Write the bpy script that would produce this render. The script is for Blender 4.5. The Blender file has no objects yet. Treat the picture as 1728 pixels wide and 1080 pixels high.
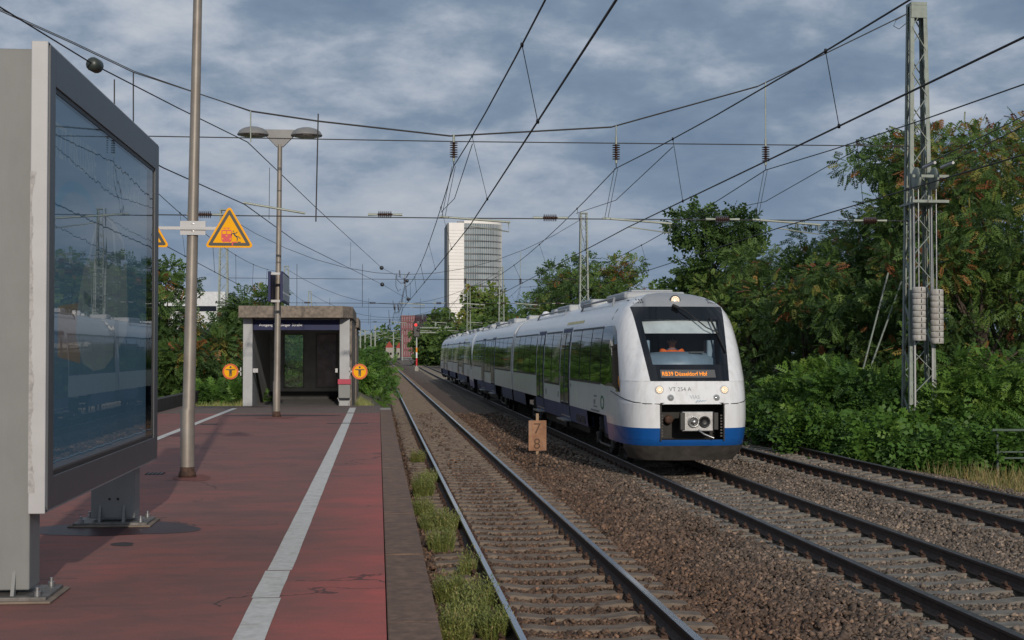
import bpy, math, random
import numpy as np
from mathutils import Vector, Matrix

random.seed(7); RNG = np.random.default_rng(11)
S = bpy.context.scene
COL = S.collection
rad = math.radians

# ------------------------------------------------------------------ camera
CAM_H = 2.463; FOC = 2400.0
PITCH = math.atan(54 / FOC); YAW = math.atan(226 / FOC * math.cos(PITCH))
cd = bpy.data.cameras.new('camera'); cam = bpy.data.objects.new('camera', cd); COL.objects.link(cam)
cam.location = (0, 0, CAM_H); cam.rotation_euler = (math.pi / 2 + PITCH, 0, -YAW)
cd.sensor_width = 36; cd.lens = 36 * FOC / 1728; cd.clip_start = .1; cd.clip_end = 6000
S.camera = cam

# ------------------------------------------------------------------ sky
SUN_EL = rad(18); SUN_AZ = rad(4.8)          # sun behind the camera, a little to the right
w = bpy.data.worlds.new('World'); S.world = w; w.use_nodes = True
nt = w.node_tree; nt.nodes.clear()
def N(nt, t, **k):
    n = nt.nodes.new(t)
    for a, b in k.items(): setattr(n, a, b)
    return n
def L(nt, a, b): nt.links.new(a, b)
def mth(nt, op, a, b=None, clamp=False):
    n = N(nt, 'ShaderNodeMath', operation=op); n.use_clamp = clamp
    for i, q in enumerate((a, b)):
        if q is None: continue
        if isinstance(q, (int, float)): n.inputs[i].default_value = q
        else: L(nt, q, n.inputs[i])
    return n.outputs[0]
def ramp(nt, fac, stops, interp='LINEAR'):
    n = N(nt, 'ShaderNodeValToRGB'); n.color_ramp.interpolation = interp
    el = n.color_ramp.elements
    while len(el) < len(stops): el.new(.5)
    for e, (p, c) in zip(el, stops):
        e.position = p; e.color = (*c, 1) if len(c) == 3 else c
    L(nt, fac, n.inputs[0]); return n.outputs[0]
def mixc(nt, fac, a, b, bt='MIX'):
    n = N(nt, 'ShaderNodeMix', data_type='RGBA', blend_type=bt)
    for i, q in ((0, fac), (6, a), (7, b)):
        if isinstance(q, (int, float)): n.inputs[i].default_value = q
        elif isinstance(q, tuple): n.inputs[i].default_value = (*q, 1)
        else: L(nt, q, n.inputs[i])
    return n.outputs[2]
def noise(nt, vec, scale, detail=4, rough=.55, dist=0.):
    n = N(nt, 'ShaderNodeTexNoise'); n.inputs['Scale'].default_value = scale
    n.inputs['Detail'].default_value = detail; n.inputs['Roughness'].default_value = rough
    n.inputs['Distortion'].default_value = dist
    if vec is not None: L(nt, vec, n.inputs['Vector'])
    return n.outputs[0]
sky = N(nt, 'ShaderNodeTexSky', sky_type='NISHITA'); sky.sun_disc = False
sky.sun_elevation = SUN_EL; sky.sun_rotation = math.pi - SUN_AZ; sky.air_density = 1.2; sky.dust_density = 1.0
tc = N(nt, 'ShaderNodeTexCoord'); sp = N(nt, 'ShaderNodeSeparateXYZ'); L(nt, tc.outputs['Generated'], sp.inputs[0])
zz = mth(nt, 'ADD', mth(nt, 'MAXIMUM', sp.outputs[2], 0.0), .30)
cb = N(nt, 'ShaderNodeCombineXYZ')
L(nt, mth(nt, 'DIVIDE', sp.outputs[0], zz), cb.inputs[0]); L(nt, mth(nt, 'DIVIDE', sp.outputs[1], zz), cb.inputs[1])
cb.inputs[2].default_value = 3.7
big = noise(nt, cb.outputs[0], 1.5, 3, .5, .2); mid = noise(nt, cb.outputs[0], 3.6, 10, .56, .15)
dens = mth(nt, 'ADD', mth(nt, 'MULTIPLY', big, .55), mth(nt, 'MULTIPLY', mid, .5))
fine = noise(nt, cb.outputs[0], 9.5, 8, .6, .2)
dens = mth(nt, 'ADD', dens, mth(nt, 'MULTIPLY', mth(nt, 'SUBTRACT', fine, .5), .20))
K = 10.0
def k(r, g, b): return (r * K, g * K, b * K)
cloud = ramp(nt, dens, [(.40, (.135, .195, .285)), (.485, (.185, .25, .34)), (.525, (.255, .315, .40)), (.56, (.345, .395, .475)), (.60, (.43, .47, .53)), (.69, (.58, .60, .63))])
cl10 = N(nt, 'ShaderNodeVectorMath', operation='SCALE'); L(nt, cloud, cl10.inputs[0]); cl10.inputs['Scale'].default_value = K
hole = ramp(nt, noise(nt, cb.outputs[0], 1.1, 5, .55, .4), [(.60, (0, 0, 0)), (.68, (.55, .55, .55))])
sk = mixc(nt, hole, cl10.outputs[0], mixc(nt, .5, sky.outputs[0], k(.11, .19, .30)))
hz = ramp(nt, sp.outputs[2], [(0.0, (1, 1, 1)), (.19, (0, 0, 0))])
sk = mixc(nt, mth(nt, 'MULTIPLY', hz, .9), sk, k(.185, .25, .345))
bg = N(nt, 'ShaderNodeBackground'); bg.inputs[1].default_value = .108; L(nt, sk, bg.inputs[0])
wo = N(nt, 'ShaderNodeOutputWorld'); L(nt, bg.outputs[0], wo.inputs[0])

sl = bpy.data.lights.new('sun', 'SUN'); sl.energy = 2.7; sl.angle = rad(.8); sl.color = (1, .90, .78)
sun = bpy.data.objects.new('sun', sl); COL.objects.link(sun)
to_sun = Vector((math.sin(SUN_AZ) * math.cos(SUN_EL), -math.cos(SUN_AZ) * math.cos(SUN_EL), math.sin(SUN_EL)))
sun.rotation_euler = to_sun.to_track_quat('Z', 'Y').to_euler(); sun.location = (0, -20, 30)
S.view_settings.view_transform = 'Standard'; S.view_settings.look = 'None'
S.view_settings.exposure = 0; S.view_settings.gamma = 1

# ------------------------------------------------------------------ helpers
_F = Vector((math.sin(YAW) * math.cos(PITCH), math.cos(YAW) * math.cos(PITCH), math.sin(PITCH)))
_R = Vector((math.cos(YAW), -math.sin(YAW), 0)); _U = _R.cross(_F)
def at(px, py, Y):
    "world point on the plane y = Y that was measured at pixel px, py"
    d = _F + _R * ((px - 864) / FOC) + _U * (-(py - 540) / FOC)
    return d * (Y / d.y) + Vector((0, 0, CAM_H))

ORG = {}
class MB:
    def __init__(s): s.v = []; s.f = []; s.m = []; s.sm = []
    def add(s, vs, fs, smooth=False, m=0):
        o = len(s.v); s.v += [tuple(p) for p in vs]
        for f in fs: s.f.append(tuple(i + o for i in f)); s.m.append(m); s.sm.append(smooth)
        return s
    def box(s, x0, x1, y0, y1, z0, z1, m=0):
        return s.add([(x0,y0,z0),(x1,y0,z0),(x1,y1,z0),(x0,y1,z0),(x0,y0,z1),(x1,y0,z1),(x1,y1,z1),(x0,y1,z1)],
                     [(0,3,2,1),(4,5,6,7),(0,1,5,4),(1,2,6,5),(2,3,7,6),(3,0,4,7)], False, m)
    def frame(s, d):
        d = Vector(d).normalized(); u = Vector((0, 0, 1)) if abs(d.z) < .95 else Vector((0, 1, 0))
        a = d.cross(u).normalized(); return a, a.cross(d)
    def beam(s, p0, p1, wd, h=None, m=0):
        p0 = Vector(p0); p1 = Vector(p1); a, b = s.frame(p1 - p0); a = a * wd / 2; b = b * (h or wd) / 2
        vs = [p + i * a + j * b for p in (p0, p1) for i, j in ((-1,-1),(1,-1),(1,1),(-1,1))]
        return s.add(vs, [(0,1,2,3),(7,6,5,4),(0,4,5,1),(1,5,6,2),(2,6,7,3),(3,7,4,0)], False, m)
    def tube(s, pts, r, n=6, caps=True, m=0, smooth=True):
        pts = [Vector(p) for p in pts]; rs = r if isinstance(r, (list, tuple)) else [r] * len(pts)
        vs = []; fs = []
        for i, p in enumerate(pts):
            d = pts[min(i + 1, len(pts) - 1)] - pts[max(i - 1, 0)]
            a, b = s.frame(d)
            for q in range(n):
                t = 2 * math.pi * q / n; vs.append(p + a * math.cos(t) * rs[i] + b * math.sin(t) * rs[i])
        for i in range(len(pts) - 1):
            for q in range(n):
                q2 = (q + 1) % n; fs.append((i*n+q, i*n+q2, (i+1)*n+q2, (i+1)*n+q))
        s.add(vs, fs, smooth, m)
        if caps:
            s.add(vs[:n], [tuple(range(n))[::-1]], False, m); s.add(vs[-n:], [tuple(range(n))], False, m)
        return s
    def cyl(s, p0, p1, r0, r1=None, n=12, m=0): return s.tube([p0, p1], [r0, r0 if r1 is None else r1], n, True, m)
    def lathe(s, c, prof, n=16, axis=(0, 0, 1), m=0):
        c = Vector(c); ax = Vector(axis).normalized(); a, b = s.frame(ax); vs = []; fs = []
        for r, z in prof:
            for q in range(n):
                t = 2 * math.pi * q / n; vs.append(c + ax * z + (a * math.cos(t) + b * math.sin(t)) * r)
        for i in range(len(prof) - 1):
            for q in range(n):
                q2 = (q + 1) % n; fs.append((i*n+q, i*n+q2, (i+1)*n+q2, (i+1)*n+q))
        fs.append(tuple(range(n))[::-1]); fs.append(tuple(range((len(prof)-1)*n, len(prof)*n)))
        return s.add(vs, fs, True, m)
    def prism(s, poly, fn, t0=0., t1=.01, m=0):
        "poly: 2-D outline, fn(u, v, t) -> 3-D"
        n = len(poly); vs = [fn(u, v, t0) for u, v in poly] + [fn(u, v, t1) for u, v in poly]
        fs = [tuple(range(n))[::-1], tuple(range(n, 2*n))] + [(i, (i+1) % n, n + (i+1) % n, n + i) for i in range(n)]
        return s.add(vs, fs, False, m)
    def grid(s, rows, smooth=True, m=0, flip=False):
        nr = len(rows); nc = len(rows[0]); vs = [p for r in rows for p in r]; fs = []
        for i in range(nr - 1):
            for j in range(nc - 1):
                f = (i*nc+j, i*nc+j+1, (i+1)*nc+j+1, (i+1)*nc+j); fs.append(f[::-1] if flip else f)
        return s.add(vs, fs, smooth, m)
    def build(s, name, mat, parent=None, origin=None, bevel=0, recalc=True):
        if parent is not None: o = ORG[parent.name]
        elif origin is not None: o = Vector(origin)
        else:
            A = np.array(s.v); o = Vector(((A[:,0].min()+A[:,0].max())/2, (A[:,1].min()+A[:,1].max())/2, A[:,2].min()))
        me = bpy.data.meshes.new(name)
        me.from_pydata([(x - o.x, y - o.y, z - o.z) for x, y, z in s.v], [], s.f)
        mats = mat if isinstance(mat, (list, tuple)) else [mat]
        for mm in mats: me.materials.append(mm)
        me.polygons.foreach_set('material_index', s.m); me.polygons.foreach_set('use_smooth', s.sm)
        me.update()
        if recalc:
            import bmesh
            bm = bmesh.new(); bm.from_mesh(me); bmesh.ops.recalc_face_normals(bm, faces=bm.faces); bm.to_mesh(me); bm.free()
        ob = bpy.data.objects.new(name, me); COL.objects.link(ob)
        if parent is not None: ob.parent = parent
        else: ob.location = o
        ORG[ob.name] = o
        if bevel:
            b = ob.modifiers.new('bevel', 'BEVEL'); b.width = bevel; b.segments = 2; b.limit_method = 'ANGLE'; b.angle_limit = rad(40)
        return ob
def tag(o, label=None, cat=None, group=None, kind=None):
    if label: o['label'] = label
    if cat: o['category'] = cat
    if group: o['group'] = group
    if kind: o['kind'] = kind
    return o
def thing(name, loc, label, cat, group=None):
    o = bpy.data.objects.new(name, None); o.empty_display_size = .2; COL.objects.link(o)
    o.location = loc; ORG[o.name] = Vector(loc); return tag(o, label, cat, group)
def piece(src, parent, loc, name=None, rz=0, sc=None):
    "a copy that shares its mesh; loc is relative to the parent's origin"
    o = src.copy(); COL.objects.link(o); o.parent = parent; o.location = loc
    if rz: o.rotation_euler.z = rz
    if sc: o.scale = sc
    if name: o.name = name
    ORG[o.name] = ORG[parent.name]
    return o
def copy_tree(o, parent=None):
    c = o.copy(); COL.objects.link(c); c.parent = parent
    for ch in list(o.children): copy_tree(ch, c)
    return c

# ------------------------------------------------------------------ materials
def new_mat(name):
    m = bpy.data.materials.new(name); m.use_nodes = True; t = m.node_tree
    p = t.nodes['Principled BSDF']; return m, t, p
def pos(t): return N(t, 'ShaderNodeNewGeometry').outputs['Position']
def scaled(t, v, sx, sy, sz):
    n = N(t, 'ShaderNodeMapping'); n.inputs['Scale'].default_value = (sx, sy, sz); L(t, v, n.inputs[0]); return n.outputs[0]
def bump(t, p, h, strength, dist=.01):
    b = N(t, 'ShaderNodeBump'); b.inputs['Strength'].default_value = strength; b.inputs['Distance'].default_value = dist
    L(t, h, b.inputs['Height']); L(t, b.outputs[0], p.inputs['Normal'])
def M(name, c, rough=.5, metal=0., var=.12, scale=3., bmp=0., bscale=40., coat=0., spec=.5, c2=None, dirt=None):
    m, t, p = new_mat(name); v = pos(t)
    p.inputs['Roughness'].default_value = rough; p.inputs['Metallic'].default_value = metal
    p.inputs['Specular IOR Level'].default_value = spec
    if coat: p.inputs['Coat Weight'].default_value = coat; p.inputs['Coat Roughness'].default_value = .08
    c2 = c2 or tuple(x * (1 - 2 * var) for x in c)
    base = mixc(t, ramp(t, noise(t, v, scale, 6, .6), [(.35, (0, 0, 0)), (.68, (1, 1, 1))]), c, c2)
    if dirt: base = mixc(t, mth(t, 'MULTIPLY', ramp(t, noise(t, scaled(t, v, 5, 5, 1.2), 1.3, 8, .7), [(.5, (0, 0, 0)), (.75, (1, 1, 1))]), dirt[1]), base, dirt[0])
    L(t, base, p.inputs['Base Color'])
    if bmp: bump(t, p, noise(t, v, bscale, 5, .65), bmp)
    return m
def flat(name, c, rough=.5, emit=None, es=1.):
    m, t, p = new_mat(name); p.inputs['Base Color'].default_value = (*c, 1); p.inputs['Roughness'].default_value = rough
    if emit: p.inputs['Emission Color'].default_value = (*emit, 1); p.inputs['Emission Strength'].default_value = es
    return m
def glass(name, tint=(1, 1, 1), rough=.02, wav=0., f0=1.5):
    m, t, p = new_mat(name); t.nodes.remove(p); out = t.nodes['Material Output']
    tr = N(t, 'ShaderNodeBsdfTransparent'); tr.inputs[0].default_value = (*tint, 1)
    gl = N(t, 'ShaderNodeBsdfGlossy'); gl.inputs['Roughness'].default_value = rough
    fr = N(t, 'ShaderNodeFresnel'); fr.inputs[0].default_value = f0
    if wav:
        b = N(t, 'ShaderNodeBump'); b.inputs['Strength'].default_value = wav; b.inputs['Distance'].default_value = .02
        L(t, noise(t, scaled(t, pos(t), 1, 1, .35), 2.2, 2), b.inputs['Height']); L(t, b.outputs[0], gl.inputs['Normal'])
    mx = N(t, 'ShaderNodeMixShader'); L(t, fr.outputs[0], mx.inputs[0]); L(t, tr.outputs[0], mx.inputs[1]); L(t, gl.outputs[0], mx.inputs[2])
    L(t, mx.outputs[0], out.inputs[0]); return m

WHITE = M('train_white', (.70, .715, .73), .28, var=.03, scale=2, coat=.4, dirt=((.36, .33, .29), .38))
ROOFP = M('train_roof_grey', (.34, .36, .38), .45, var=.08, scale=3)
CAPG = M('train_cap_grey', (.30, .31, .32), .4, var=.05)
def add_specks(m):
    t = m.node_tree; p = t.nodes['Principled BSDF']; src = p.inputs['Base Color'].links[0].from_socket; v = pos(t)
    sp_ = mth(t, 'MULTIPLY', ramp(t, noise(t, v, 26, 3, .7), [(.69, (0, 0, 0)), (.72, (1, 1, 1))]), .55)
    stk = mth(t, 'MULTIPLY', ramp(t, noise(t, scaled(t, v, 6, 6, .5), 1.6, 5, .6), [(.5, (0, 0, 0)), (.72, (1, 1, 1))]), .28)
    c = mixc(t, stk, mixc(t, sp_, src, (.20, .17, .13)), (.40, .37, .33)); L(t, c, p.inputs['Base Color'])
add_specks(WHITE)
BLUE = M('train_blue', (.006, .080, .30), .3, var=.06, coat=.3)
SKIRT = M('train_skirt_blue', (.045, .06, .15), .55, var=.2, scale=4, dirt=((.09, .08, .08), .45))
BLACKG = M('black_glass', (.006, .007, .009), .05, var=.1, spec=.6)
SIDEG = M('tinted_side_glass', (.010, .013, .012), .03, var=.2, scale=1, spec=.8)
FRAMED = M('window_rubber', (.018, .018, .018), .5)
DARKM = M('underframe_dark', (.022, .019, .017), .7, var=.3, scale=6, bmp=.3)
APRON = M('apron_grey', (.075, .068, .062), .6, var=.25, scale=5)
STEEL = M('bare_steel', (.42, .42, .42), .35, .8, var=.15, scale=8)
GALV = M('galvanised_green_grey', (.25, .29, .26), .6, .15, var=.15, scale=5, dirt=((.20, .15, .11), .4))
POLEM = M('pole_grey_brown', (.25, .225, .195), .5, .3, var=.12, scale=3, dirt=((.16, .10, .07), .5))
LAMPG = M('lamp_grey', (.20, .20, .20), .5, var=.1)
CONC = M('exposed_concrete', (.25, .21, .17), .9, var=.3, scale=9, bmp=.6, bscale=60, c2=(.12, .10, .085))
COPE = M('coping_concrete', (.21, .128, .088), .92, var=.3, scale=11, bmp=.7, bscale=70, c2=(.105, .064, .045), dirt=((.07, .045, .034), .6))
COPEL = M('coping_light', (.36, .33, .29), .9, var=.2, scale=9, bmp=.5)
WALLW = M('painted_wall', (.40, .41, .42), .7, var=.08, scale=2, dirt=((.33, .33, .32), .5), bmp=.15)
DARKW = M('dark_painted_panel', (.42, .43, .41), .6, var=.12, scale=3)
NAVY = M('sign_navy', (.010, .016, .075), .5, var=.1, spec=.25)
SIGNW = flat('sign_white', (.8, .8, .8), .4)
SIGNY = M('sign_yellow', (.85, .40, .004), .5, var=.04, spec=.1)
SIGNO = M('sign_orange_edge', (.80, .25, .01), .35, var=.04)
SIGNK = flat('sign_black', (.012, .012, .012), .45)
SIGNR = flat('sign_red', (.55, .02, .03), .4)
RUST = M('rust_rail', (.055, .033, .024), .75, var=.35, scale=9, c2=(.026, .018, .015), bmp=.2)
RAILTOP = M('polished_rail_head', (.52, .53, .55), .2, 1., var=.1, scale=14)
RAILTOPD = M('dull_rail_head', (.16, .145, .14), .36, .9, var=.2, scale=10)
SLEEP1 = M('sleeper_brown', (.20, .152, .112), .9, var=.25, scale=6, bmp=.5, c2=(.11, .08, .06))
SLEEP2 = M('sleeper_grey', (.205, .185, .155), .9, var=.25, scale=6, bmp=.5, c2=(.115, .098, .08))
CLIP = M('rusty_clip', (.085, .042, .026), .8, var=.35, scale=20, bmp=.3)
FRAMEL = M('frame_aluminium', (.42, .42, .425), .5, .1, var=.05)
FRAMEG = M('frame_grey', (.085, .092, .10), .4, .2, var=.06)
POSTG = M('post_grey', (.20, .205, .20), .55, var=.06, scale=2, dirt=((.15, .15, .148), .5))
WEIGHT = M('weight_concrete', (.46, .445, .42), .8, var=.2, scale=9, dirt=((.28, .24, .2), .7))
INSUL = M('insulator_brown', (.045, .022, .016), .25, var=.2)
INSGR = M('insulator_fitting', (.33, .36, .31), .5, .3)
WIRE = flat('wire_dark', (.020, .020, .022), .55)
BALLM = flat('ball_insulator', (.03, .032, .034), .25)
BARK = M('bark', (.085, .065, .048), .9, var=.3, scale=8, bmp=.8, bscale=25)
WHITEP = M('white_line_paint', (.60, .58, .54), .75, var=.10, scale=16, bmp=.3, bscale=90, dirt=((.25, .2, .17), .55))
ORANGE = M('orange_vest', (.9, .16, .02), .7)
SKIN = M('skin', (.45, .27, .19), .6); CLOTH = M('dark_clothes', (.03, .035, .06), .8); HAIR = M('hair', (.03, .02, .015), .7)
DESK = M('cab_desk', (.20, .27, .34), .45); BLIND = M('sun_blind', (.62, .64, .64), .8); CABW = M('cab_wall', (.06, .065, .07), .8)

def asphalt():
    m, t, p = new_mat('red_worn_asphalt'); v = pos(t); s = N(t, 'ShaderNodeSeparateXYZ'); L(t, v, s.inputs[0])
    g1 = noise(t, scaled(t, v, .8, 1.1, 1), 1.0, 7, .6, .5)
    g2 = noise(t, scaled(t, v, .8, 1.9, 1), 2.1, 7, .68, .8)
    edge = ramp(t, mth(t, 'ADD', mth(t, 'MULTIPLY', s.outputs[0], .62), 1.0), [(.48, (0, 0, 0)), (1.0, (1, 1, 1))])
    near = ramp(t, mth(t, 'MULTIPLY', s.outputs[1], .025), [(.2, (1, 1, 1)), (.85, (.25, .25, .25))])
    edge = mth(t, 'MULTIPLY', edge, near)
    f = mth(t, 'ADD', mth(t, 'MULTIPLY', mth(t, 'SUBTRACT', mth(t, 'ADD', mth(t, 'MULTIPLY', g1, .5), mth(t, 'MULTIPLY', g2, .5)), .5), 1.75), mth(t, 'ADD', .36, mth(t, 'MULTIPLY', edge, .42)), True)
    c = ramp(t, f, [(0, (.105, .055, .047)), (.36, (.19, .078, .063)), (.68, (.30, .084, .067)), (1, (.44, .090, .074))])
    grain = noise(t, v, 130, 3, .7)
    c = mixc(t, .35, c, mixc(t, 1., c, ramp(t, grain, [(.3, (.35, .35, .35)), (.7, (1.7, 1.7, 1.7))]), 'MULTIPLY'))
    # hairline cracks
    vo = N(t, 'ShaderNodeTexVoronoi', feature='DISTANCE_TO_EDGE'); vo.inputs['Scale'].default_value = .42
    wv = N(t, 'ShaderNodeVectorMath', operation='ADD'); L(t, v, wv.inputs[0])
    nz = N(t, 'ShaderNodeTexNoise'); nz.inputs['Scale'].default_value = 1.6; nz.inputs['Detail'].default_value = 7; L(t, v, nz.inputs['Vector'])
    sc = N(t, 'ShaderNodeVectorMath', operation='SCALE'); sc.inputs['Scale'].default_value = .9; L(t, nz.outputs['Color'], sc.inputs[0]); L(t, sc.outputs[0], wv.inputs[1])
    L(t, scaled(t, wv.outputs[0], .55, 1, 1), vo.inputs['Vector'])
    crk = mth(t, 'MULTIPLY', mth(t, 'LESS_THAN', vo.outputs['Distance'], .0045), mth(t, 'GREATER_THAN', noise(t, v, .5, 2), .5))
    c = mixc(t, mth(t, 'MULTIPLY', crk, .7), c, (.022, .017, .017))
    L(t, c, p.inputs['Base Color']); p.inputs['Roughness'].default_value = .82
    bump(t, p, noise(t, v, 90, 4, .7), .35, .006); return m
ASPH = asphalt()
def ballast_mat(name, stone):
    m, t, p = new_mat(name); v = pos(t); s = N(t, 'ShaderNodeSeparateXYZ'); L(t, v, s.inputs[0])
    zone = ramp(t, mth(t, 'ADD', mth(t, 'MULTIPLY', s.outputs[0], .1), mth(t, 'MULTIPLY', mth(t, 'SUBTRACT', noise(t, v, .7, 4), .5), .3)), [(.36, (0, 0, 0)), (.60, (1, 1, 1))])
    brown = (.115, .070, .046); grey = (.158, .124, .097)
    c = mixc(t, zone, brown, grey)
    if stone:
        a = N(t, 'ShaderNodeAttribute'); a.attribute_name = 'tint'
        c = mixc(t, 1., c, ramp(t, a.outputs['Fac'], [(0, (.45, .45, .45)), (.55, (.95, .95, .95)), (.9, (1.45, 1.42, 1.4)), (1, (2.3, 2.2, 2.1))]), 'MULTIPLY')
    else:
        vo = N(t, 'ShaderNodeTexVoronoi'); vo.inputs['Scale'].default_value = 17; L(t, v, vo.inputs['Vector'])
        c = mixc(t, 1., c, ramp(t, vo.outputs['Color'], [(0, (.35, .35, .35)), (.6, (.9, .9, .9)), (1, (1.5, 1.5, 1.5))]), 'MULTIPLY')
        bump(t, p, vo.outputs['Distance'], 1., .04)
    L(t, c, p.inputs['Base Color']); p.inputs['Roughness'].default_value = .92; return m
BALLAST = ballast_mat('ballast_bed', False); STONE = ballast_mat('ballast_stone', True)
def leaf_mat(name, stops, trans=.3):
    m, t, p = new_mat(name); a = N(t, 'ShaderNodeAttribute'); a.attribute_name = 'tint'
    c = ramp(t, a.outputs['Fac'], stops)
    L(t, c, p.inputs['Base Color']); p.inputs['Roughness'].default_value = .5; p.inputs['Specular IOR Level'].default_value = .25
    tr = N(t, 'ShaderNodeBsdfTranslucent'); L(t, c, tr.inputs[0])
    mx = N(t, 'ShaderNodeMixShader'); mx.inputs[0].default_value = trans
    L(t, p.outputs[0], mx.inputs[1]); L(t, tr.outputs[0], mx.inputs[2]); L(t, mx.outputs[0], t.nodes['Material Output'].inputs[0]); return m
LEAF = leaf_mat('pinnate_leaf', [(0, (.042, .080, .026)), (.35, (.088, .155, .038)), (.6, (.15, .225, .05)), (.72, (.21, .24, .055)), (.84, (.27, .19, .05)), (.93, (.28, .105, .04)), (1, (.20, .07, .035))])
LEAFB = leaf_mat('bright_leaf', [(0, (.048, .105, .024)), (.5, (.105, .215, .038)), (1, (.21, .30, .06))])
WEED = leaf_mat('weed_leaf', [(0, (.11, .14, .04)), (.5, (.20, .235, .065)), (.8, (.28, .29, .09)), (1, (.38, .30, .14))], .2)
DRY = leaf_mat('dry_grass', [(0, (.09, .10, .03)), (.5, (.20, .16, .06)), (1, (.34, .25, .11))], .2)
GROUND = M('verge_ground', (.085, .082, .045), .95, var=.3, scale=1.2, bmp=.6, bscale=14, c2=(.10, .085, .06))

def text_part(s, size, mat, parent, mtx, name='lettering', ext=.0015, align='LEFT', sx=1., fmap=None):
    cu = bpy.data.curves.new('t', 'FONT'); cu.body = s; cu.size = size; cu.extrude = ext; cu.align_x = align; cu.resolution_u = 3
    o = bpy.data.objects.new('t', cu); COL.objects.link(o); bpy.context.view_layer.update()
    me = bpy.data.meshes.new_from_object(o.evaluated_get(bpy.context.evaluated_depsgraph_get()))
    bpy.data.objects.remove(o); bpy.data.curves.remove(cu)
    og = ORG[parent.name]; me.transform(Matrix.Diagonal((sx, 1, 1, 1))); 
    if fmap:
        for v_ in me.vertices: v_.co = fmap(*v_.co)
    else: me.transform(mtx)
    me.transform(Matrix.Translation(-og))
    me.materials.clear(); me.materials.append(mat); me.name = name
    ob = bpy.data.objects.new(name, me); COL.objects.link(ob); ob.parent = parent; ORG[ob.name] = og; return ob
def basis(o, ex, ey):
    ex = Vector(ex).normalized(); ey = Vector(ey).normalized(); ez = ex.cross(ey)
    m = Matrix((ex, ey, ez)).transposed().to_4x4(); m.translation = Vector(o); return m

# ------------------------------------------------------------------ ground, ballast, tracks
def bend(Y, trk):
    b = 0.
    if trk >= 1: b += 2.2e-5 * Y * Y
    if trk == 2: b += .35 * max(0, (Y - 20) / 60) * 0 + 1e-5 * Y * Y
    if Y > 430: b += ((Y - 430) ** 2) / 1500.
    return b
TX = [2.0, 6.33, 10.13]
g = MB(); g.add([(-2500, -400, -.62), (2500, -400, -.62), (2500, 3500, -.62), (-2500, 3500, -.62)], [(0, 1, 2, 3)])
tag(g.build('ground', GROUND, recalc=False), kind='structure')
rows = []
ys = [-12 + i * 1.0 for i in range(82)] + [70 + 12 * i for i in range(56)]
for Y in ys:
    r = []
    for X in [.30, .6, 1.25, 2.0, 2.75, 3.4, 4.15, 5, 5.6, 6.3, 7.1, 7.9, 8.2, 9.2, 10.1, 10.9, 11.8, 12.6, 13.6]:
        z = -.27 + .035 * math.sin(X * 2.1 + Y * .31) + .02 * math.sin(Y * 1.3 + X)
        for c in TX:
            if abs(X - c) < 1.0: z = -.235
        if X > 12: z -= .12 * (X - 12)
        e = bend(Y, 2) * max(0, min(1, (X - 2) / 6)) if Y < 430 else bend(Y, 2)
        r.append((X + e, Y, z))
    rows.append(r)
b = MB().grid(rows, True); tag(b.build('ballast_bed', BALLAST, origin=(6, 12, -.3)), kind='structure')

SP = .62
def sleeper_mb():
    s = MB(); rows = []
    for x, zt in [(-1.3, -.225), (-1.27, -.195), (-1.0, -.178), (-.52, -.178), (-.3, -.205), (.3, -.205), (.52, -.178), (1.0, -.178), (1.27, -.195), (1.3, -.225)]:
        rows.append([(x, -.145, -.36), (x, -.128, zt - .015), (x, -.112, zt), (x, .112, zt), (x, .128, zt - .015), (x, .145, -.36)])
    s.grid(rows, False)
    s.add(rows[0], [(0, 1, 2, 3, 4, 5)]); s.add(rows[-1], [(5, 4, 3, 2, 1, 0)]); return s
def clip_mb():
    s = MB()
    for d in (-1,):
        s.box(min(d*.072, d*.135), max(d*.072, d*.135), -.085, .085, -.178, -.150)
        s.tube([(d*.078, -.06, -.148), (d*.122, -.062, -.125), (d*.132, -.02, -.118), (d*.098, 0, -.128), (d*.132, .02, -.118), (d*.122, .062, -.125), (d*.078, .06, -.148)], .012, 5)
        s.cyl((d*.104, 0, -.152), (d*.104, 0, -.092), .017, .013, 6)
        s.cyl((d*.104, 0, -.122), (d*.104, 0, -.108), .028, None, 6)
    return s
RAILP = [(-.075, -.172), (.075, -.172), (.075, -.160), (.02, -.145), (.009, -.125), (.009, -.055), (.022, -.044), (.036, -.040), (.036, -.012), (.028, -.001), (-.028, -.001), (-.036, -.012), (-.036, -.040), (-.022, -.044), (-.009, -.055), (-.009, -.125), (-.02, -.145), (-.075, -.160)]
def rail(side, trk, root, top):
    cx = TX[trk] + side * .7535; s = MB(); np_ = len(RAILP)
    Ys = [-10, 10, 30, 50, 70, 100, 130, 160, 200, 240, 280, 320, 360, 400, 430, 450, 470, 490, 510, 530, 550, 580, 610, 640, 680]
    vs = [(cx + bend(Y, trk) + x, Y, z) for Y in Ys for x, z in RAILP]
    for i in range(len(Ys) - 1):
        for q in range(np_):
            q2 = (q + 1) % np_
            s.f.append((i*np_+q, i*np_+q2, (i+1)*np_+q2, (i+1)*np_+q)); s.m.append(1 if q in (8, 9, 10) else 0); s.sm.append(False)
    s.v = vs
    return s.build('rail', [RUST, top], root)
TL = ['track with bright rails on brown sleepers beside the platform edge', 'middle track the white train stands on', 'right hand track running along the green shrubs']
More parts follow.
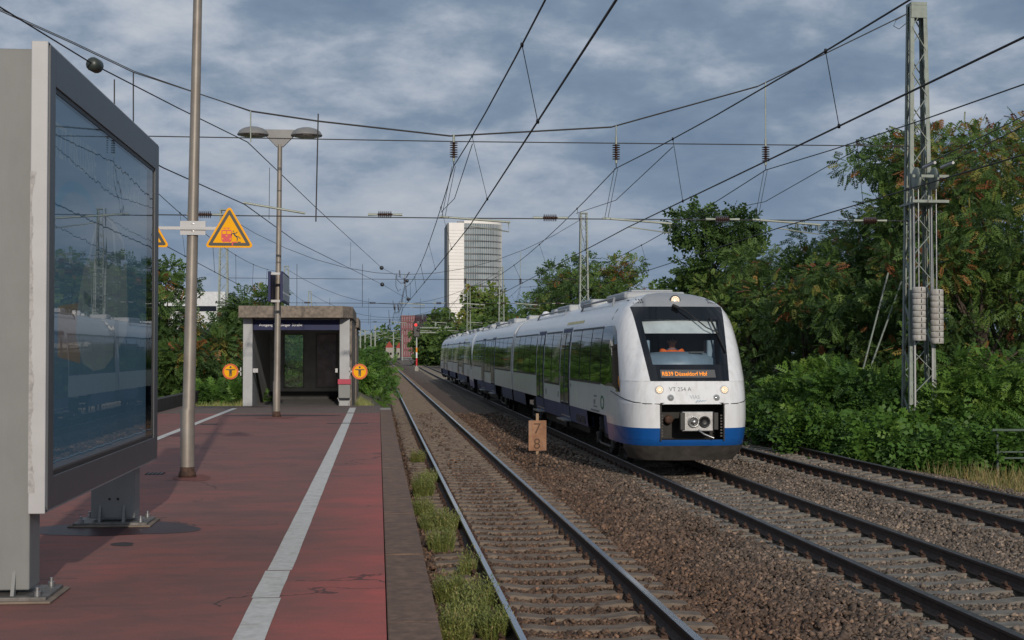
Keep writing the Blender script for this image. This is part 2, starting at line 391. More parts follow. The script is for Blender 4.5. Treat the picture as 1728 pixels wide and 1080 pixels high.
for k_, c in enumerate(TX):
    root = thing('railway_track', (c, 12, -.36), TL[k_], 'railway track', 'parallel railway tracks')
    for sd in (-1, 1): rail(sd, k_, root, RAILTOP if k_ == 0 else RAILTOPD)
    sm = SLEEP1 if k_ == 0 else SLEEP2
    src = sleeper_mb(); src.v = [(x + c, y + 12, z) for x, y, z in src.v]; s0 = src.build('sleeper', sm, root)
    cl = clip_mb(); cl.v = [(x + c - .7535, y + 12, z) for x, y, z in cl.v]; c0 = cl.build('rail_fastening', CLIP, s0)
    y0 = 10.6 if k_ == 0 else (10.4 if k_ == 1 else 17)
    first = True; n = int((62 - y0) / SP); far = MB(); fsrc = sleeper_mb()
    for i in range(int((300 - y0) / SP)):
        y = y0 + i * SP + random.uniform(-.012, .012)
        if i <= n:
            if first: s = s0; s.location = (0, y - 12, 0); first = False
            else: s = piece(s0, root, (bend(y, k_) + random.uniform(-.012, .012), y - 12, random.uniform(-.006, .004)), 'sleeper', random.uniform(-.006, .006))
            if y < 48:
                if s is not s0: piece(c0, s, (0, 0, 0), 'rail_fastening')
                piece(c0, s, (1.507, 0, 0), 'rail_fastening')
                for xo in (0, 1.507): piece(c0, s, (xo - 1.507, 0, 0), 'rail_fastening', math.pi)
        else:
            bx = c + bend(y, k_); far.box(bx - 1.3, bx + 1.3, y - .125, y + .125, -.30, -.185)
    tag(far.build('distant_sleepers', sm, root), kind='stuff')

# loose stones
def stones(n, xf, yr, rr, keep):
    Y = RNG.uniform(*yr, n); X = RNG.uniform(*xf, n)
    k2 = keep(X, Y); X = X[k2]; Y = Y[k2]; n = len(X)
    base = np.array([(1,0,0),(0,1,0),(-1,0,0),(0,-1,0),(0,0,1),(0,0,-1)], float)
    V = base[None] * RNG.uniform(.55, 1.25, (n, 6, 1)) + RNG.normal(0, .22, (n, 6, 3))
    a = RNG.uniform(0, 6.28, n); cz, sz = np.cos(a), np.sin(a); tl = RNG.normal(0, .6, n)
    x, y, z = V[..., 0], V[..., 1], V[..., 2] * .8
    y, z = y*np.cos(tl)[:,None]-z*np.sin(tl)[:,None], y*np.sin(tl)[:,None]+z*np.cos(tl)[:,None]
    x, y = x*cz[:,None]-y*sz[:,None], x*sz[:,None]+y*cz[:,None]
    r = RNG.uniform(*rr, n) * RNG.choice([.7, 1, 1, 1.25], n)
    zz = -.245 + RNG.uniform(-.015, .02, n) - .12 * np.maximum(0, X - 12)
    incrib = np.zeros(n, bool)
    for c in TX: incrib |= np.abs(X - c) < 1.32
    zz = zz + .02 * np.sin(X * 2.1 + Y * .31)
    zz = np.where(incrib, -.225 + RNG.uniform(-.02, .012, n), zz)
    for c in TX[1:]:
        dd_ = np.abs(X - c); zz = np.where((dd_ > .95) & (dd_ < 1.9), np.interp(dd_, [.95, 1.3, 1.9], [-.205, -.195, -.245]) + RNG.uniform(-.018, .015, n), zz)
    P = np.stack([x*r[:,None]+X[:,None], y*r[:,None]+Y[:,None], z*r[:,None]+zz[:,None]], -1)
    return P.reshape(-1, 3), np.repeat(RNG.uniform(0, 1, n), 6)
def mesh_np(name, V, F, mat, tint=None, parent=None, loc=(0, 0, 0)):
    "F: (n,k) faces of equal size"
    og = ORG[parent.name] if parent is not None else Vector(loc)
    me = bpy.data.meshes.new(name); nv = len(V); nf, kk = F.shape
    me.vertices.add(nv); me.vertices.foreach_set('co', (V - np.array(og)).astype(np.float32).ravel())
    me.loops.add(nf * kk); me.loops.foreach_set('vertex_index', F.astype(np.int32).ravel())
    me.polygons.add(nf); me.polygons.foreach_set('loop_start', np.arange(0, nf*kk, kk, dtype=np.int32))
    me.update(calc_edges=True)
    if tint is not None:
        at_ = me.attributes.new('tint', 'FLOAT', 'POINT'); at_.data.foreach_set('value', tint.astype(np.float32))
    me.materials.append(mat); ob = bpy.data.objects.new(name, me); COL.objects.link(ob)
    if parent is not None: ob.parent = parent
    else: ob.location = og
    ORG[ob.name] = og; return ob
def keepf(X, Y):
    k2 = (X < .30 * Y + 4.5) & (X < 13.2)
    for i, c in enumerate(TX):
        k2 &= ~((np.abs(np.abs(X - c) - .7535) < .10))
        y0 = [10.6, 10.4, 17][i]; ph = (Y - y0) / SP; d = np.abs(ph - np.round(ph)) * SP
        k2 &= ~((np.abs(X - c) < (1.24 if i == 0 else .99)) & (d < .13) & (RNG.random(len(X)) > .04))
    return k2
parts_ = [stones(56000, (.42, 10.5), (10.5, 20), (.026, .042), keepf), stones(44000, (.42, 13), (20, 33), (.030, .046), keepf), stones(22000, (.42, 13.2), (33, 62), (.036, .055), keepf)]
SV = np.concatenate([p[0] for p in parts_]); ST = np.concatenate([p[1] for p in parts_])
ft = np.array([(0,1,4),(1,2,4),(2,3,4),(3,0,4),(1,0,5),(2,1,5),(3,2,5),(0,3,5)])
ns = len(SV) // 6; SF = (ft[None] + 6 * np.arange(ns)[:, None, None]).reshape(-1, 3)
tag(mesh_np('ballast_stones', SV, SF, STONE, ST, loc=(6, 12, -.25)), 'loose brown and grey ballast stones between the tracks', 'ballast', kind='stuff')

# ------------------------------------------------------------------ platform
PT = .76
p = MB(); p.box(-6.15, .055, -9, 39.9, -.62, PT); plat = tag(p.build('platform', ASPH, origin=(-3, 12, -.6)), kind='structure')
def paver():
    m, t, q = new_mat('brick_pavers'); v = pos(t)
    br = N(t, 'ShaderNodeTexBrick'); L(t, v, br.inputs['Vector']); br.inputs['Scale'].default_value = 1
    br.inputs['Brick Width'].default_value = .2; br.inputs['Row Height'].default_value = .1; br.inputs['Mortar Size'].default_value = .006
    br.inputs['Color1'].default_value = (.17, .115, .095, 1); br.inputs['Color2'].default_value = (.11, .085, .075, 1); br.inputs['Mortar'].default_value = (.04, .035, .03, 1)
    L(t, br.outputs[0], q.inputs['Base Color']); q.inputs['Roughness'].default_value = .9; return m
MB().box(-6.15, .055, 39.92, 45.4, -.62, PT + .004).build('paved_strip', paver(), plat)
for i in range(36):
    y0 = -9 + i * 1.5
    if y0 > 43.4: break
    last = y0 > 42
    MB().box(.062, .385, y0 + .004, min(y0 + 1.496, 44.4), .42, PT + random.uniform(.004, .012)).build('coping_stone', COPEL if y0 > 41.5 else COPE, plat, bevel=.012)
MB().box(.05, .30, -9, 44.4, -.6, .415).build('platform_face', COPE, plat)
def line(name, x0, x1, y0, y1, n):
    m = MB(); r0 = []; r1 = []
    for i in range(n + 1):
        y = y0 + (y1 - y0) * i / n; e = random.uniform(-.0018, .0018)
        r0.append((x0 + e, y, PT + .004)); r1.append((x1 + e + random.uniform(-.002, .002), y, PT + .004))
    m.grid([r0, r1], False, flip=True); return m.build(name, WHITEP, plat)
for a, b_ in ((-9, 9.98), (10.0, 11.22), (11.25, 39.7), (40.0, 43.6)):
    sh = .012 if a == 10.0 else 0
    o = line('painted_line', -.855 - sh, -.665 - sh, a, b_, max(3, int((b_ - a) * 2)))
    if a == 40.0: o.location.z = .005
o = line('painted_line', -4.38, -4.22, 14, 43.5, 40); o.location.z = .0045
# wet patch and rust stains on the asphalt
def blob(name, cx, cy, rx, ry, z, mat, seed=0, n=40):
    rr = random.Random(seed); ph = [rr.uniform(0, 6.28) for _ in range(5)]; vs = []
    for i in range(n):
        t = 6.2832 * i / n; q = 1 + sum(.12 / (j + 1) * math.sin((j + 2) * t + ph[j]) for j in range(5))
        vs.append((cx + rx * q * math.cos(t), cy + ry * q * math.sin(t), z))
    m = MB(); m.add(vs, [tuple(range(n))]); return m.build(name, mat, plat, recalc=False)
WET = M('wet_asphalt', (.045, .022, .024), .45, var=.1, spec=.15)
DAMP = M('damp_asphalt', (.040, .027, .027), .7, var=.2)
RSTAIN = M('rust_stain', (.20, .058, .042), .85, var=.25, scale=12)
blob('wet_patch', -2.52, 14.05, .72, .62, PT + .003, WET, 3)
blob('damp_stain', -2.25, 12.9, .11, .12, PT + .003, DAMP, 5)
blob('damp_stain', -2.6, 38.6, 1.5, .5, PT + .003, DAMP, 9)
blob('rust_stain', -2.5, 19.6, .26, .5, PT + .0035, RSTAIN, 12)
blob('rust_stain', -2.6, 37.2, .5, .5, PT + .004, RSTAIN, 14)
# dark low wall on the far left edge
tag(MB().box(-6.45, -6.2, 16, 60, -.6, 1.12).build('edge_wall', M('dark_edge_wall', (.045, .042, .038), .9, var=.3, bmp=.5)), 'low dark concrete wall along the left platform edge', 'wall')
# verge with earth around the stair entrance
rows = []
for Y in [45.4, 46, 47, 50, 56, 64, 75, 90, 120, 170, 260]:
    rows.append([(-40, Y, .35), (-16, Y, .35), (-6.5, Y, .5), (-4.3, Y, .66), (-.9, Y, .60), (-.4, Y, .35), (.1, Y, -.05), (.55, Y, -.32)])
tag(MB().grid(rows, True, flip=True).build('verge', GROUND), kind='structure')
tag(MB().add([(-40, -5, .30), (-6.45, -5, .30), (-6.45, 45.4, .32), (-40, 45.4, .32)], [(0, 1, 2, 3)]).build('side_yard', M('yard_paving', (.12, .11, .10), .9, scale=2), recalc=False), kind='structure')

def drain(x, y, lx, ly, label):
    r = thing('drain_grate', (x, y, PT), label, 'drain')
    MB().box(x - lx/2, x + lx/2, y - ly/2, y + ly/2, PT + .002, PT + .006).build('recess', SIGNK, r)
    n = int(lx / .045)
    for i in range(n + 1):
        xx = x - lx/2 + i * lx / n; MB().box(xx - .008, xx + .008, y - ly/2, y + ly/2, PT + .007, PT + .013).build('bar', DARKM, r)
q = at(260, 801, 20.2); drain(q.x, 20.3, .22, .3, 'small drain grate beside the foot of the tall pole')
drain(-3.95, 34.0, .35, .35, 'square drain grate in the asphalt left of the lamp post')
drain(-.72, 34.2, .95, .22, 'long slotted drain grate crossing the white line')

# ------------------------------------------------------------------ advertising panel
PX, PY0, PY1, PZ0, PZ1 = -2.25, 10.0, 14.9, 1.36, 4.60
ad = thing('advertising_panel', (-2.5, 12.4, PT), 'large glazed advertising panel on two grey posts at left edge', 'billboard')
fr = MB()
fr.box(-2.375, -2.262, PY0, PY1, PZ0, PZ0 + .05); fr.box(-2.375, -2.262, PY0, PY1, PZ1 - .05, PZ1)
fr.box(-2.375, -2.262, PY0 - .012, PY0 + .05, PZ0 - .002, PZ1 + .002); fr.box(-2.375, -2.262, PY1 - .05, PY1 + .006, PZ0 - .002, PZ1 + .002)
fr.box(-2.374, -2.35, PY0 + .05, PY1 - .05, PZ0 + .05, PZ1 - .05)
fr.build('case', FRAMEL, ad, bevel=.006)
def ring(y0, y1, z0, z1, wl, wr, wb, wt, xa, xb, name, mat, par, bev=.004):
    m = MB(); m.box(xa, xb, y0, y0 + wl, z0, z1); m.box(xa, xb, y1 - wr, y1, z0, z1)
    m.box(xa, xb, y0 + wl, y1 - wr, z0, z0 + wb); m.box(xa, xb, y0 + wl, y1 - wr, z1 - wt, z1); return m.build(name, mat, par, bevel=bev)
ring(PY0 + .02, PY1 - .02, PZ0 + .02, PZ1 - .02, .16, .22, .22, .26, -2.268, PX, 'frame', FRAMEG, ad)
ring(PY0 + .18, PY1 - .24, PZ0 + .24, PZ1 - .28, .03, .05, .03, .035, -2.30, -2.2605, 'gasket', FRAMED, ad, 0)
gl0, gl1, gz0, gz1 = PY0 + .21, PY1 - .29, PZ0 + .27, PZ1 - .315
MB().add([(-2.2655, gl0, gz0), (-2.2655, gl1, gz0), (-2.2655, gl1, gz1), (-2.2655, gl0, gz1)], [(0, 1, 2, 3)]).build('pane', glass('panel_glass', (.72, .80, .85), .01, .035, 2.1), ad)
def lit(name, c, e):  # glow added to brighten the print; the panel's backlight is off by day
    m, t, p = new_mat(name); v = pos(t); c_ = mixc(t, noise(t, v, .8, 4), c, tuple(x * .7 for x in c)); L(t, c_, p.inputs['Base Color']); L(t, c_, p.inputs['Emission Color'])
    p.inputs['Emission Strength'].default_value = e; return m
po = MB().add([(-2.33, gl0 - .02, gz0 - .02), (-2.33, gl1 + .02, gz0 - .02), (-2.33, gl1 + .02, gz1 + .02), (-2.33, gl0 - .02, gz1 + .02)], [(0, 1, 2, 3)]).build('poster', lit('poster_blue_glow', (.075, .130, .180), .60), ad)
PW = lit('poster_white_glow', (.30, .345, .37), .30); PGR = lit('poster_grey_glow', (.12, .16, .19), .4); PCY = lit('poster_cyan_glow', (.05, .20, .30), .35); PBR = lit('poster_tan_glow', (.30, .22, .18), .35)
def pz(u, v): return (gl0 + u * (gl1 - gl0), gz0 + v * (gz1 - gz0))
def pp(poly, d, mat, name):
    m = MB(); m.add([(-2.33 + d, *pz(u, v)) for u, v in poly], [tuple(range(len(poly)))]); return m.build(name, mat, po, recalc=False)
arc = [(.26 + .20 * math.cos(t) , .68 + .13 * math.sin(t)) for t in np.linspace(.2, 2.9, 20)] + [(.26 + .16 * math.cos(t), .68 + .10 * math.sin(t)) for t in np.linspace(2.9, .2, 20)]
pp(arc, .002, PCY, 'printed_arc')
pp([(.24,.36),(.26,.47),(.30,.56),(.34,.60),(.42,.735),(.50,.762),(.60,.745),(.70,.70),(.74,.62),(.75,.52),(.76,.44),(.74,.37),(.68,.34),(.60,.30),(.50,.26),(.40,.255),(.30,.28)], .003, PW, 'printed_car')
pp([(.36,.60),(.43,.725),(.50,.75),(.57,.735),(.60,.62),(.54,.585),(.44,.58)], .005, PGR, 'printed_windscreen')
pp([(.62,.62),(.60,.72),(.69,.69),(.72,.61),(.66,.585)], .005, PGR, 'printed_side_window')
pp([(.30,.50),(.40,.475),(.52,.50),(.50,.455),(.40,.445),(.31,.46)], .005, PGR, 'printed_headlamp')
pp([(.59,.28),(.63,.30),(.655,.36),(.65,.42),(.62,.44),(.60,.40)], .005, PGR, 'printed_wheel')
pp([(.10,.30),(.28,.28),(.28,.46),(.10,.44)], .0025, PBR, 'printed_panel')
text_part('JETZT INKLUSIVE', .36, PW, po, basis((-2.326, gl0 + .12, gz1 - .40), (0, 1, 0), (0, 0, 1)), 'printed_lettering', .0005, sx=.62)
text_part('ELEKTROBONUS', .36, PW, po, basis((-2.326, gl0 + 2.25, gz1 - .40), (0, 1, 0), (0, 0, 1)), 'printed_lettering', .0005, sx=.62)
for y0, zt in ((10.06, 4.56), (14.3, 4.4)):
    m = MB(); m.box(-2.80, -2.378, y0, y0 + .30, PT + .07, zt); po_ = m.build('post', POSTG, ad, bevel=.01)
    fl = MB(); fl.box(-2.95, -2.24, y0 - .12, y0 + .42, PT + .012, PT + .04); fl.build('base_plate', M('base_plate_metal', (.20, .185, .17), .6, .4, var=.3, scale=12), po_, bevel=.006)
    MB().box(-2.99, -2.20, y0 - .17, y0 + .47, PT + .001, PT + .018).build('mortar_bed', M('mortar', (.22, .17, .13), .95, var=.3), po_, bevel=.01)
    for bx in (-2.88, -2.31):
        for by in (y0 - .06, y0 + .36):
            MB().cyl((bx, by, PT + .04), (bx, by, PT + .10), .014, None, 8).cyl((bx, by, PT + .04), (bx, by, PT + .07), .026, None, 6).build('anchor_bolt', STEEL, po_)
    for bx in (-2.71, -2.48):
        MB().prism([(0, 0), (.06, 0), (0, .16)], lambda u, v, t, bx=bx, y0=y0: (bx + t, y0 - u, PT + .04 + v), -.012, .012).build('stiffener', POSTG, po_)
    if y0 > 12:
        for bx in (-2.62, -2.54): MB().cyl((bx, y0 - .003, 1.02), (bx, y0 + .01, 1.02), .013, None, 10).build('bolt_hole', SIGNK, po_)
# the paint worn off along the case edge
m = MB()
dz_ = .022; wn_ = .04
for i in range(100):
    z = 1.5 + i * dz_; wn_ = min(.06, max(.012, wn_ + random.uniform(-.008, .008))); w_ = wn_
    m.add([(-2.375, PY0 - .0135, z), (-2.375 + w_, PY0 - .0135, z), (-2.375 + w_ * random.uniform(.8, 1.2), PY0 - .0135, z + dz_), (-2.375, PY0 - .0135, z + dz_)], [(0, 1, 2, 3)])
m.build('worn_edge', M('worn_grey', (.40, .39, .38), .7, var=.2, scale=30), ad, recalc=False)

# ------------------------------------------------------------------ lamp posts with signs
def lamp_post(x, y, h, r0, r1, lean, label):
    root = thing('lamp_post', (x, y, PT), label, 'lamp post', 'lamp posts on the platform')
    pl = MB().tube([(x, y, PT), (x, y, PT + .9), (x + lean * .12, y, PT + .95), (x + lean, y, PT + h - .55)], [r0, r0, r0 * .88, r1], 20).build('pole', POLEM, root)
    MB().lathe((x, y, PT), [(r0 * 1.25, 0), (r0 * 1.2, .05), (r0 * 1.02, .09), (r0 * 1.0, .14)], 20).build('rusty_collar', CLIP, pl)
    MB().prism([(0, 0), (.05, .35), (.045, .40), (-.045, .40), (-.05, .35)], lambda u, v, t: (x + lean + u * 0 + t, y + u, PT + h - .72 + v), -.05, .05)
    hd = MB(); xc = x + lean; zc = PT + h - .62
    hd.prism([(-.09, 0), (.09, 0), (.42, .34), (.60, .40), (.60, .46), (-.60, .46), (-.60, .40), (-.42, .34)], lambda u, v, t: (xc + u, y + t, zc + v), -.045, .045)
    hd.build('bracket', LAMPG, root, bevel=.01)
    for sd in (-1, 1):
        c = (xc + sd * .70, y, zc + .30)
        l = MB().lathe(c, [(.405, .0), (.42, .015), (.41, .04), (.36, .12), (.27, .18), (.14, .22), (.01, .23)], 24).build('lamp_head', LAMPG, root)
        MB().lathe((c[0], c[1], c[2] - .012), [(.10, -.02), (.30, -.012), (.39, .012)], 20).build('diffuser', M('lamp_diffuser', (.30, .29, .26), .2), l)
    return root
P1 = Vector((-2.585, 19.75, PT)); tall = lamp_post(P1.x, P1.y, 8.4, .097, .055, .13, 'tall grey pole carrying yellow triangular warning signs, beside the panel')
P2 = Vector((-2.66, 37.97, PT)); lamp_post(P2.x, P2.y, 7.75, .098, .06, .06, 'double headed lamp post in front of the stair entrance')

def tri_sign(cx, cz, y, half, label):
    root = thing('warning_sign', (cx, y, cz - .3), label, 'warning sign', 'triangular signs on the tall pole')
    def rtri(hw, rr):
        h = hw * math.sqrt(3); cs = [(-hw, -h/3), (hw, -h/3), (0, 2*h/3)]; out = []
        for i, (a, b2) in enumerate(cs):
            ang0 = [210, 330, 90][i]; k2 = 1 - 2 * rr / (h * 2 / 3); ca, cb2 = a * k2, b2 * k2
            for j in range(-4, 5): t = rad(ang0 + j * 15); out.append((ca + rr * math.cos(t), cb2 + rr * math.sin(t)))
        return out
    fn = lambda u, v, t: (cx + u, y + t, cz + v)
    bp = MB().prism(rtri(half, .035), fn, 0, .012).build('plate', SIGNO, root)
    MB().prism(rtri(half * .985, .034), fn, -.002, -.0001).build('yellow_field', SIGNY, bp)
    MB().prism(rtri(half * .87, .018), fn, -.004, -.0025).build('black_border', SIGNK, bp)
    MB().prism(rtri(half * .66, .004), fn, -.006, -.0045).build('inner_field', SIGNY, bp)
    s_ = half / 485.
    def q(x, y_): return ((x - 566) * s_, (634 - y_) * s_ + .0)
    def pic(name, polys, mat, d=-.008):
        m = MB()
        for poly in polys: m.prism([q(*a) for a in poly], fn, d, -.0065)
        m.build(name, mat, bp)
    pic('pictogram_train', [[(412,590),(425,565),(600,565),(615,590),(615,765),(590,800),(440,800),(412,765)],[(445,522),(585,522),(585,532),(445,532)],[(468,530),(480,530),(480,552),(468,552)],[(545,530),(557,530),(557,552),(545,552)],[(448,800),(460,800),(455,830),(445,830)],[(568,800),(580,800),(585,830),(572,830)]], SIGNR)
    pic('pictogram_window', [[(432,588),(506,588),(506,645),(432,645)],[(522,588),(598,588),(598,645),(522,645)],[(500,668),(528,668),(528,692),(500,692)],[(424,728),(452,728),(452,754),(424,754)],[(574,728),(602,728),(602,754),(574,754)]], SIGNY, -.0095)
    pic('pictogram_platform', [[(615,795),(720,795),(720,815),(642,815),(642,872),(615,872)]], SIGNR)
    pic('pictogram_track', [[(446,828),(452,828),(445,872),(433,872)],[(572,828),(580,828),(593,872),(580,872)],[(728,795),(792,795),(792,815),(728,815)]], SIGNK)
    circ = [(646 + 14 * math.cos(t), 588 + 14 * math.sin(t)) for t in np.linspace(0, 6.0, 10)]
    pic('pictogram_person', [circ, [(632,622),(668,618),(672,640),(706,680),(690,704),(662,676)], [(636,622),(648,640),(614,652),(612,680),(600,680),(602,646)], [(662,618),(696,622),(700,606),(726,598),(732,606),(714,618),(706,634),(668,636)], [(690,690),(704,682),(736,728),(722,784),(708,780),(714,732)], [(700,682),(748,690),(790,735),(780,742),(742,708),(698,698)]], SIGNK)
    return root
zs = at(387, 394, 19.6).z; q = at(387, 394, 19.62)
tri_sign(q.x, q.z, 19.62, .335, 'yellow warning triangle with red train pictogram, right of the pole')
tri_sign(q.x - 1.13, q.z, 19.62, .335, 'yellow warning triangle left of the pole, half hidden by panel')
xb = P1.x + .07
br = tag(MB().beam((q.x - 1.2, 19.645, q.z + .07), (q.x + .06, 19.645, q.z + .07), .03, .042).build('sign_arm', FRAMEL), 'white horizontal arm holding the two triangular signs', 'bracket')
MB().box(xb - .17, xb + .17, 19.655, 19.67, q.z - .02, q.z + .17).build('clamp_plate', FRAMEL, br)
for dz in (.02, .12): MB().lathe((xb, 19.75, q.z + dz), [(.093, 0), (.097, .005), (.097, .02), (.093, .025)], 18).build('clamp_band', STEEL, br)

# station name boards on the second post
sb = thing('station_sign', (P2.x, P2.y, 3.0), 'blue double sided sign boards clamped to the lamp post', 'station sign')
zb, zt = at(450, 509, 37).z, at(450, 458, 37).z
for sd in (-1, 1):
    xx = P2.x + .03 + sd * .155
    bd = MB().box(xx - .035, xx + .035, 36.9, 39.6, zb, zt).build('sign_board', NAVY, sb, bevel=.006)
    xf = xx + .038 * sd
    MB().box(min(xf, xf - sd * .003), max(xf, xf - sd * .003), 36.95, 39.55, zb + .05, zt - .05).build('sign_face', M('sign_face_print', (.10, .12, .17), .3, var=.4, scale=9, c2=(.32, .34, .37)), bd)
    MB().box(min(xf, xf + sd * .003), max(xf, xf + sd * .003), 37.0, 39.5, zb + .22, zb + .26).build('printed_stripe', SIGNW, bd)
for z in (zb + .02, zt - .05): MB().box(P2.x - .12, P2.x + .16, P2.y - .9, P2.y - .84, z - .03, z + .03).build('clamp', FRAMEL, sb)

# ------------------------------------------------------------------ stair entrance
SY = 45.4; SB = 52.8
sh = thing('stair_entrance', (-2.6, SY, PT), 'concrete stair entrance with thick flat roof at platform end', 'stair entrance')
zr0, zr1 = at(500, 537, SY).z, at(500, 517, SY).z
xl, xr = at(405, 600, SY).x, -.80
rf = MB().prism([(xl, SY - .6), (xr - .30, SY - .6), (xr, SY + .1), (xr, SB + .2), (xl, SB + .2)], lambda u, v, t: (u, v, t), zr0, zr1).build('roof', CONC, sh, bevel=.02)
wl0, wl1, wr0, wr1 = at(410, 600, SY).x, at(426, 600, SY).x, at(573, 600, SY).x, at(590, 600, SY).x
lw_ = MB().box(wl0, wl1, SY, SB, -.6, zr0 - .003).build('left_wall', WALLW, sh, bevel=.01)
rw_ = MB().box(wr0, wr1, SY, SY + .28, .5, zr0 - .003).build('right_pillar', WALLW, sh, bevel=.01)
MB().box(wr0 + .03, wr1 + .06, SY + .30, SB, -.6, zr0 - .003).build('right_wall', CONC, sh)
# back wall with two window openings
wz0, wz1 = at(490, 655, SB).z, at(490, 563, SB).z
W1 = (at(479, 600, SB).x, at(514, 600, SB).x); W2 = (at(533, 600, SB).x, at(569, 600, SB).x)
bw = MB(); x_a, x_b = wl1 + .003, wr0 + .027
bw.box(x_a, x_b, SB - .2, SB, -.6, wz0); bw.box(x_a, x_b, SB - .2, SB, wz1, zr0 - .005)
bw.box(x_a, W1[0], SB - .2, SB, wz0, wz1); bw.box(W1[1], W2[0], SB - .2, SB, wz0, wz1); bw.box(W2[1], x_b, SB - .2, SB, wz0, wz1)
bwo = bw.build('back_wall', DARKW, sh)
MB().box(x_a + .002, x_b - .002, SB - .218, SB - .203, PT, PT + .26).build('shade_strip', M('shade_strip_dark', (.035, .035, .035), .7), bwo)  # added dark strip, paints shade over the sunlit band at the wall foot
SMEAR = M('soiled_pane', (.10, .05, .06), .25, var=.5, scale=2.2, c2=(.42, .34, .36), dirt=((.34, .20, .09), .5))
for (a, b2), mt in ((W1, glass('clear_pane', (.75, .8, .78), .02)), (W2, SMEAR)):
    wn = MB(); t = .045
    wn.box(a, a + t, SB - .23, SB - .12, wz0, wz1); wn.box(b2 - t, b2, SB - .23, SB - .12, wz0, wz1); wn.box(a + t, b2 - t, SB - .23, SB - .12, wz0, wz0 + t); wn.box(a + t, b2 - t, SB - .23, SB - .12, wz1 - t, wz1)
    wo_ = wn.build('window', M('window_frame_grey', (.22, .22, .21), .5), sh)
    MB().box(a + t, b2 - t, SB - .18, SB - .17, wz0 + t, wz1 - t).build('pane', mt, wo_)
z0b, z1b = at(500, 557, SY).z, at(500, 540, SY).z
bb = MB().box(wl1 + .01, wr0 - .005, SY + .05, SY + .14, z0b, z1b).build('name_band', NAVY, sh, bevel=.004)
text_part('Ausgang Völklinger Straße', .128, SIGNW, bb, basis((at(437, 551, SY).x, SY + .046, z0b + .125), (1, 0, 0), (0, 0, 1)), 'lettering', .001)
MB().box(-3.4, -2.0, SY + .15, SY + .27, z1b + .01, z1b + .05).build('light_fitting', FRAMEL, sh)
MB().box(wl1 + .01, wr0 + .02, SY + .3, SB - .25, zr0 - .05, zr0 - .004).build('bounce_ceiling', M('bounce_white', (.7, .7, .68), .8), sh)  # pale sheet added under the roof to bounce light into the interior
MB().box(wl1 + .004, wr0 + .02, SY + .006, SB - .21, .3, PT + .002).build('landing', M('landing_floor', (.16, .155, .15), .8, var=.2), sh)
hr = MB().tube([at(432, 625, SY + .2), at(443.5, 684, SY + 3.5)], .045, 8).build('handrail', DARKM, sh)
a = at(429, 626, SY + .2); MB().box(wl1 + .001, a.x + .12, SY + .15, SY + .25, a.z - .05, a.z + .08).build('rail_bracket', FRAMEL, hr)
# bin on the pillar
bn = thing('ticket_bin', (wr0, SY - .3, PT), 'grey metal bin with red lid fixed to the entrance pillar', 'bin')
ba, bb2 = at(571, 660, SY - .3), at(591, 640, SY - .3)
MB().box(ba.x, bb2.x, SY - .28, SY - .02, at(580, 672, SY - .3).z, at(580, 649, SY - .3).z).build('bin_body', POSTG, bn, bevel=.015)
MB().box(ba.x - .02, bb2.x + .02, SY - .3, SY - .015, at(580, 648.5, SY - .3).z, at(580, 640, SY - .3).z).build('red_lid', M('bin_red', (.42, .02, .06), .5), bn, bevel=.01)
for x in (ba.x + .03, bb2.x - .03): MB().tube([(x, SY - .15, PT), (x, SY - .15, PT + .12), (x + (-.05 if x < -1 else .05), SY - .15, PT + .26)], .02, 6).build('leg', FRAMEL, bn)
MB().box(at(566, 620, SY + .5).x, at(570, 620, SY + .5).x, SY + .4, SY + .5, at(568, 629, SY).z, at(568, 622, SY).z).build('switch_box', FRAMEL, sh)
# rear annex
an = tag(MB().box(-1.5, -.80, SB + .5, SB + 6, -.6, 3.35).build('rear_annex', CONC, bevel=.02), 'low concrete annex behind the stair entrance', 'building')
MB().box(-1.6, -.72, SB + .4, SB + 6.2, 3.36, 3.75).build('roof', CONC, an, bevel=.03)
# round signs
def round_sign(px, py, label, side):
    c = at(px, py, SY - .05); root = thing('prohibition_sign', (c.x, c.y, c.z - .25), label, 'sign', 'round yellow signs at the stair entrance')
    r = .245; y = c.y; ci = lambda rr: [(rr * math.cos(t), rr * math.sin(t)) for t in np.linspace(0, 2 * math.pi, 33)[:-1]]
    fn = lambda u, v, t: (c.x + u, y + t, c.z + v)
    pl = MB().prism(ci(r), fn, 0, .01).build('plate', SIGNO, root)
    MB().prism(ci(r * .97), fn, -.002, -.0005).build('red_ring', M('sign_ring_red', (.62, .06, .01), .4), pl)
    MB().prism(ci(r * .80), fn, -.004, -.0025).build('yellow_field', SIGNY, pl)
    m = MB(); m.prism([(.034 * math.cos(t), .034 * math.sin(t) + .135) for t in np.linspace(0, 6, 12)], fn, -.006, -.0045)
    m.prism([(-.15, .075), (.15, .075), (.15, .05), (.042, .04), (.036, -.15), (.008, -.15), (0, -.03), (-.008, -.15), (-.036, -.15), (-.042, .04), (-.15, .05)], fn, -.006, -.0045)
    m.build('pictogram_person', SIGNK, pl)
    MB().box(c.x + min(side * .2, side * .33), c.x + max(side * .2, side * .33), y + .012, y + .04, c.z - .02, c.z + .02).box(c.x + side * .315 - .015, c.x + side * .315 + .015, y + .012, y + .06, c.z - .13, c.z + .13).build('bracket', FRAMEL, root)
round_sign(389, 627, 'round yellow sign with red ring on the left wall of the stair entrance', 1)
round_sign(607, 627, 'round yellow sign with red ring on the right side of the stair entrance', -1)
TY0 = 28.75; TXC = TX[1] + .10
